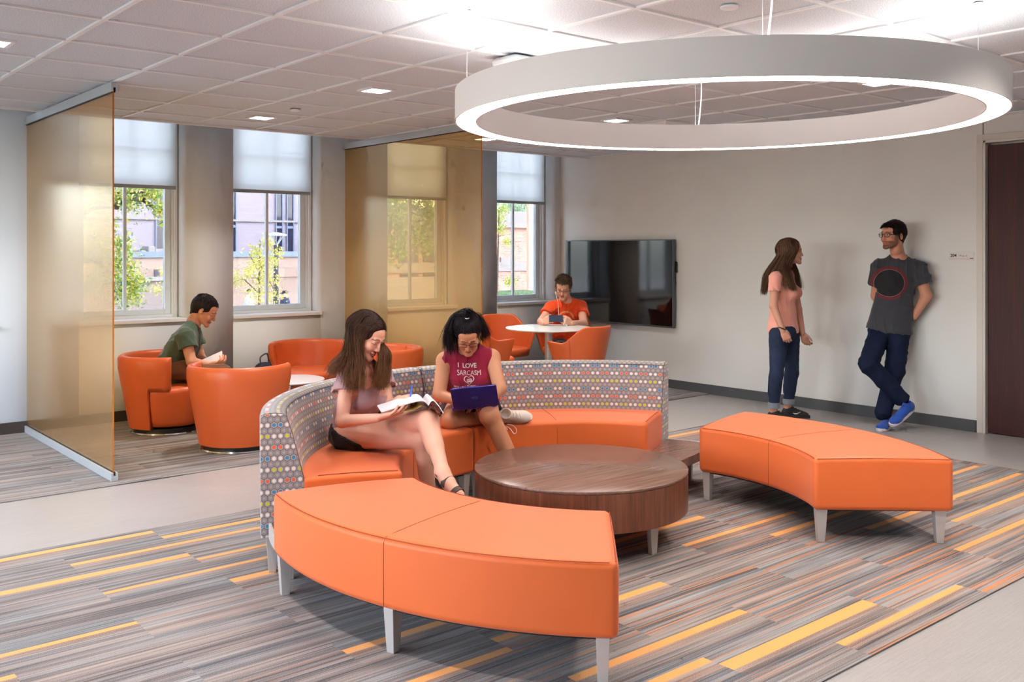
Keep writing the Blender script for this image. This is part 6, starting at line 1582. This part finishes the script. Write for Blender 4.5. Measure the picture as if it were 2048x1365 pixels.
# ------------------------------------------------------------------ 5: standing woman
def woman_standing():
    sk=srgb(214,156,130)[:3]; Cs=np.array(list(sk)+[1.0])
    pel=A3(1566,664,8.62); neck=A3(1566,540,8.60); shR=A3(1551,556,8.46); shL=A3(1583,554,8.74); hipR=A3(1558,670,8.53); hipL=A3(1580,668,8.70)
    elR=A3(1547,612,8.42); wrR=A3(1566,662,8.38); elL=A3(1596,620,8.74); wrL=A3(1605,668,8.66)
    knR=A3(1553,748,8.50); anR=A3(1547,822,8.52); knL=A3(1584,746,8.68); anL=A3(1576,814,8.74)
    hd=A3(1581,505,8.58); R=frame(wdir(.97,.02),-3,0); fw=wdir(.93,-.30)
    b=Sdf(); up,f_,sd=torso(b,pel,neck,shR,shL,hipR,hipL,fw,w=.78)
    b.cap(shR,elR,.043,.037,k=.02);b.cap(elR,wrR,.037,.025,k=.012);b.cap(shL,elL,.043,.037,k=.02);b.cap(elL,wrL,.037,.025,k=.012)
    b.cap(neck,hd+np.array(R)@np.array([0,-.03,-.06]),.047,.048,k=.025); b.cap(knR,anR,.05,.033,k=.02); b.cap(knL,anL,.05,.033,k=.02)
    for an,ff in ((anR,wdir(.9,-.35)),(anL,wdir(.93,-.2))):
        g=np.array([an[0],an[1],.045]); b.cap(an,g,.033,.030,k=.02); b.cap(g,g+np.array(ff)*.10,.026,.018,k=.02)
    V,F_=b.mesh(.0055)
    h1=Sdf(); hand(h1,wrR,wdir(.42,-.05,-.9),wdir(.1,.95,0),wdir(.9,0,-.2),curl=(.75,.85,.95,1.0),thumb=(.35,.5,.3),sc=.92)
    h2=Sdf(); hand(h2,wrL,wdir(.35,-.05,-.9),wdir(.1,-.95,0),wdir(.9,0,-.2),curl=(.85,.95,1.05,1.1),thumb=(.35,.5,.3),sc=.92)
    tn=lambda m:(m[0],m[1],np.tile(Cs,(len(m[0]),1)))
    hp=head_parts(sk,srgb(186,84,84)[:3],srgb(84,56,44)[:3],'open',1.0,female=True,h=.0028,hairc=srgb(78,56,44)[:3])
    o=npmesh('person',[tn((V,F_)),tn(h1.mesh(.003)),tn(h2.mesh(.003)),xf(hp,R,hd,.98)],M['skin'],None,(pel[0],pel[1],.001))
    tag(o,'woman in a peach t-shirt and rolled jeans, standing and smiling at the leaning man','person')
    s=Sdf(); torso(s,pel,neck,shR,shL,hipR,hipL,fw,w=.93,bust=.016,belly=.004)
    s.ec(pel-up*.02,pel+up*.15,sd,.156,.138,.80,k=.05)
    for sh,el in ((shR,elR),(shL,elL)):
        d_=nv(el-sh); s.cc(sh-d_*.015,sh+d_*.125,.056,.058,k=.025); s.cc(sh+d_*.10,sh+d_*.17,.050,.053,k=.003,op='s')
    s.ell(neck+up*.02+f_*.03,(.062,.066,.05),R=[sd,f_,up],k=.008,op='s')
    # curved shirt tail: lower at front and back, higher at the sides
    s.ec(pel-up*.12,pel+up*.02,sd,.160,.156,.80,k=.02)
    for q_ in (-1,1): s.cap(pel-up*.105+sd*q_*.19-f_*.3,pel-up*.105+sd*q_*.19+f_*.3,.115,k=.004,op='s')
    s.plane(pel-up*.006,-up)
    V,F_=s.mesh(.005,folds(.0012,(24,18,13),2.0,[sd+f_,up,sd*.6+up*.5]))
    t=npmesh('t_shirt',[(V,F_)],clothmat('peach pink cotton',(255,172,152)),o)
    VF=[]
    for i in range(9):
        a=RNG.uniform(-PI,PI); r=.028*RNG.rand()**.5; VF.append(arc(.004,.008,0,2*PI,10,cx=r*math.cos(a),cy=r*math.sin(a)))
    print_on('chest_print',*mergeVF(*VF),t,A3(1590,558,8.4),wdir(.5,.8),(0,0,1),simple('red orange shirt print',(236,84,52),.7),.02)
    q=Sdf(); q.ell(pel,(.158,.118,.11),R=[sd,f_,up],k=.03); limb(q,hipR,knR,.090,.060,k=.03); limb(q,hipL,knL,.088,.060,k=.03)
    limb(q,knR,anR,.058,.044,bulge=.012,bdir=-f_,k=.02); limb(q,knL,anL,.058,.044,bulge=.012,bdir=-f_,k=.02)
    q.plane((0,0,.145),(0,0,-1)); q.plane(pel+up*.09,up)
    V,F_=q.mesh(.0055,folds(.0008,(40,24,18),1.3)); j=npmesh('jeans',[(V,F_)],denim('dark blue denim',(24,30,46),(58,70,98)),o)
    for an,kn in ((anR,knR),(anL,knL)):
        d_=nv(kn-an); c=an+d_*(.135-an[2]+.01) if False else np.array(an)+d_*((.150-an[2])/d_[2])
        MB().lathe([(.047,-.024),(.051,-.026),(.053,0),(.053,.024),(.047,.024),(.044,0),(.047,-.024)],tuple(c),32).build('rolled_cuff',clothmat('pale denim cuff',(134,140,150)),j)
    MB().tube([wrR-nv(elR-wrR)*-.02+nv(elR-wrR)*.0+np.array(wdir(.0285*math.cos(a),.0285*math.sin(a),-.012*math.cos(a))) for a in np.linspace(0,2*PI,24,endpoint=False)],.0055,8,closed=True).build('wristband',M['black'],o)
    bs=simple('black running shoe',(34,28,28),.7); sl=simple('dark rubber sole',(40,38,40),.6)
    for an,ff in ((anR,np.array(wdir(.9,-.35))),(anL,np.array(wdir(.93,-.2)))):
        g=np.array([an[0],an[1],.001]); sh=shoe(o,g-ff*.055,g+ff*.3,(0,0,1),bs,sl,L=.245,w=.042,name='running_shoe',lace=M['black'])
        c=g+ff*.075+np.array([0,0,.042])
    c=np.array([anL[0],anL[1],0])+np.array(wdir(.93,-.2))*.07
    m=MB(); P_=[(-.030,.004),(-.012,-.008),(.012,-.006),(.045,.016),(.010,.002),(-.010,.001)]
    fdv=np.array(wdir(.93,-.2)); sdv=np.cross(fdv,[0,0,1]); 
    m.loft([[tuple(c+fdv*x+sdv*(.0435+e)+np.array([0,0,.045+z])) for x,z in P_] for e in (-.02,.001)]).build('shoe_mark',simple('white shoe mark',(224,222,222),.5),sh,smooth=False)
    cols=[srgb(96,70,54)[:3],srgb(116,86,66)[:3],srgb(78,54,42)[:3],srgb(138,104,80)[:3]]
    G={1:[(0,[A3(1580,534,8.50),A3(1584,558,8.44),A3(1591,579,8.42)]),(.45,[A3(1567,534,8.46),A3(1574,558,8.42),A3(1582,577,8.40)]),(.58,[A3(1558,530,8.48),A3(1545,552,8.50),A3(1535,570,8.52)]),(.8,[A3(1548,526,8.52),A3(1532,552,8.55),A3(1527,588,8.56)]),(1,[A3(1547,526,8.60),A3(1531,552,8.62),A3(1529,585,8.62)])],
       -1:[(0,[A3(1590,534,8.66),A3(1596,558,8.64),A3(1600,577,8.62)]),(.5,[A3(1584,534,8.70),A3(1590,556,8.72),A3(1592,572,8.72)]),(1,[A3(1560,528,8.68),A3(1540,554,8.68),A3(1533,580,8.66)])]}
    hs=long_hair(R,hd,.98,G,1200,.0015,cols,jit=.008)
    cap=xf(hair_cap(.003,cols[2],vol=.009,low=-.04,hairline=.072),R,hd,.98)
    npmesh('hair',[hs,cap],M['hair'],o)
woman_standing()
# ------------------------------------------------------------------ 6: man leaning on the wall
def man_leaning():
    sk=srgb(214,150,122)[:3]; Cs=np.array(list(sk)+[1.0])
    pel=A3(1779,660,8.40); neck=A3(1797,517,8.33); shR=A3(1758,534,8.36); shL=A3(1836,537,8.27); hipR=A3(1760,668,8.42); hipL=A3(1798,668,8.36)
    elR=A3(1752,592,8.46); wrR=A3(1772,630,8.48); elL=A3(1853,592,8.24); wrL=A3(1828,634,8.33)
    knR=A3(1737,728,8.12); anR=A3(1806,802,8.14); knL=A3(1789,742,8.24); anL=A3(1766,826,8.20)
    hd=A3(1786,472,8.27); R=frame(wdir(-.90,-.42),-2,0); fw=wdir(-.33,-.94)
    b=Sdf(); up,f_,sd=torso(b,pel,neck,shR,shL,hipR,hipL,fw,w=.90)
    b.cap(shR,elR,.050,.044,k=.02);b.cap(elR,wrR,.043,.030,k=.012);b.cap(shL,elL,.054,.046,k=.02);b.cap(elL,wrL,.045,.030,k=.012)
    b.cap(neck,hd+np.array(R)@np.array([0,-.03,-.06]),.058,.058,k=.025); b.cap(knR,anR,.05,.04,k=.02); b.cap(knL,anL,.05,.04,k=.02)
    V,F_=b.mesh(.0055)
    h1=Sdf(); hand(h1,wrR,wdir(.8,.1,-.4),wdir(.1,.6,0),wdir(.2,.2,.9),curl=(.5,.5,.5,.5),sc=1.0); h2=Sdf(); hand(h2,wrL,wdir(-.8,.1,-.4),wdir(.1,.6,0),wdir(-.2,.2,.9),curl=(.5,.5,.5,.5),sc=1.0)
    tn=lambda m:(m[0],m[1],np.tile(Cs,(len(m[0]),1)))
    hp=head_parts(sk,srgb(186,100,88)[:3],srgb(44,28,22)[:3],'open',.4,beard=srgb(72,42,32)[:3],female=False,h=.0026,hairc=srgb(36,24,22)[:3])
    o=npmesh('person',[tn((V,F_)),tn(h1.mesh(.0035)),tn(h2.mesh(.0035)),xf(hp,R,hd,1.03)],M['skin'],None,(pel[0],pel[1],.001))
    tag(o,'bearded man in glasses and a dark grey t-shirt, leaning against the wall with crossed legs','person')
    t,up,f_,sd=tee(o,pel,neck,shR,shL,hipR,hipL,elR,elL,fw,1.06,clothmat('charcoal heather cotton',(66,66,72),var=.12),hem=-.01,sl=.60,belly=.02,h=.005,amp=.0030,rs=(.070,.078),neckr=(.070,.074,.048),depth=.95)
    # plain ring emblem
    ex_=(); ce=A3(1786,568,8.1); ux=wdir(.95,-.2); uz=np.array([0,0,1.0])
    print_on('ring_print',*arc(.120,.145,0,2*PI,90),t,ce,ux,uz,simple('dark red shirt print',(116,40,44),.8),.014,excl=ex_)
    print_on('disc_print',*mergeVF(arc(.0,.116,0,2*PI,90)),t,ce,ux,uz,simple('black shirt print',(26,24,28),.8),.014,.0014,ex_)
    print_on('ring_outline',*arc(.1165,.1195,0,2*PI,90),t,ce,ux,uz,simple('grey shirt outline',(150,140,144),.8),.014,.0018,ex_)
    q=Sdf(); q.ell(pel,(.168,.12,.11),R=[sd,f_,up],k=.03); limb(q,hipR,knR,.096,.084,k=.03); limb(q,hipL,knL,.094,.084,k=.03); q.ec(pel-up*.02,pel+up*.09,sd,.165,.16,.72,k=.03)
    cR=anR+nv(knR-anR)*.03; cL=anL+nv(knL-anL)*.0
    q.cap(knR,cR,.082,.070,k=.02); q.cap(knL,cL,.082,.072,k=.02); q.plane(pel+up*.07,up)
    d_=nv(anR-knR); q.cc(cR-d_*.05,cR+d_*.03,.066,.070,k=.01); d_=nv(anL-knL); q.cc(cL-d_*.05,cL+d_*.02,.068,.074,k=.01)
    V,F_=q.mesh(.0055,folds(.0024,(20,14,12),.4)); jn=npmesh('jeans',[(V,F_)],denim('dark indigo denim',(14,20,38),(34,44,72)),o)
    bl=clothmat('blue running mesh',(46,84,172),var=.12); wh=simple('white foam sole',(224,214,218),.6); lc=simple('blue lace',(40,80,190),.6)
    # standing foot
    hL=at(1779,846,8.27); hL=np.array([hL[0],hL[1],.001]); tL=np.array(at(1760,860,8.05)); tL[2]=.001
    s1=shoe(o,hL,tL,(0,0,1),bl,wh,L=.285,w=.052,name='running_shoe',lace=lc)
    # crossed foot on its toe
    tR=np.array(at(1771,858,8.02)); tR[2]=.012; hR=np.array(at(1829,817,8.12)); 
    ff=nv(tR-hR); upv=np.array(wdir(-.45,-.35,.8))
    s2=shoe(o,hR,tR,upv,bl,wh,L=.285,w=.050,name='running_shoe',lace=lc)
    MB().tube([anR+nv(knR-anR)*.02,anR-np.array([0,0,.030])+np.array(wdir(.3,.1))*.02],[.043,.044],20).build('sock',simple('white sock',(232,226,220),.8),o)
    glasses(o,R,hd,1.03,simple('dark navy glasses',(26,30,42),.3),rim=.0024,wd=.024,ht=.0165)
    short_hair(R,hd,1.03,srgb(38,24,24)[:3],parent=o,n=1900,length=.030,up=.10,low=-.062,fringe=.014,hairline=.050,cols=[srgb(36,22,22)[:3],srgb(52,34,32)[:3],srgb(26,16,18)[:3]],vol=.015)
man_leaning()
# ------------------------------------------------------------------ passers-by outside
def passer(px,Y,shirt,lab,facing,z=GZ):
    p=onY(px,600,Y); base=np.array([p[0],Y,z]); f=np.array(facing,float); sd=np.array([f[1],-f[0],0])
    s=Sdf(); hip=base+np.array([0,0,.92]); sh=base+np.array([0,0,1.42]); hd_=base+np.array([0,0,1.63])+f*.02
    for q in (-1,1):
        s.cap(hip+sd*q*.09,base+sd*q*.10+np.array([0,0,.48])+f*.06*q,.085,.055); s.cap(base+sd*q*.10+np.array([0,0,.48])+f*.06*q,base+sd*q*.10+np.array([0,0,.08])-f*.05*q,.055,.04); s.cap(base+sd*q*.10+np.array([0,0,.05])-f*.05*q,base+sd*q*.10+np.array([0,0,.04])+f*.15,.04,.03)
        s.cap(sh+sd*q*.18,sh+sd*q*.23-np.array([0,0,.28])-f*.03,.05,.04); s.cap(sh+sd*q*.23-np.array([0,0,.28])-f*.03,sh+sd*q*.20-np.array([0,0,.45])+f*.14,.038,.028); s.ell(sh+sd*q*.20-np.array([0,0,.47])+f*.18,(.03,.03,.04))
    s.ec(hip,sh,sd,.15,.18,.65); s.cap(sh,hd_,.05,.05); s.ell(hd_+np.array([0,0,.02]),(.075,.09,.11)); s.ell(hd_+f*.09,(.015,.02,.025),k=.01)
    V,F_=s.mesh(.014); C_=np.tile([.6,.38,.28,1.0],(len(V),1)); z_=V[:,2]-base[2]
    C_[z_<.95,:3]=srgb(40,44,66)[:3]; C_[z_<.08,:3]=(.05,.05,.05); C_[(z_>1.68),:3]=(.02,.015,.015)
    o=npmesh('person',[(V,F_,C_)],M['skin'],None,tuple(base)); tag(o,lab,'person')
    t=Sdf(); t.ec(hip-np.array([0,0,.02]),sh,sd,.165,.185,.68); t.cap(sh+sd*-.18,sh+sd*.18,.065); 
    for q in (-1,1): t.cc(sh+sd*q*.18,sh+sd*q*.23-np.array([0,0,.22])-f*.02,.06,.06)
    V,F_=t.mesh(.012); npmesh('shirt',[(V,F_)],clothmat('passer shirt',shirt),o)
    c=Sdf(); c.ell(hd_+np.array([0,0,.045])-f*.01,(.082,.097,.085),k=.01); c.plane(hd_+np.array([0,0,.045]),(0,0,-1)); c.ell(hd_+f*.10+np.array([0,0,.05]),(.06,.07,.012)); V,F_=c.mesh(.012); npmesh('cap',[(V,F_)],clothmat('dark cap',(34,34,44)),o)
passer(570,25.3,(58,66,92),'person in a dark cap and navy top outside, low in the window behind the reader',(-1,0,0))
passer(498,27,(214,212,224),'person in a pale top outside, behind the leaves of the young sapling',(1,0,0))
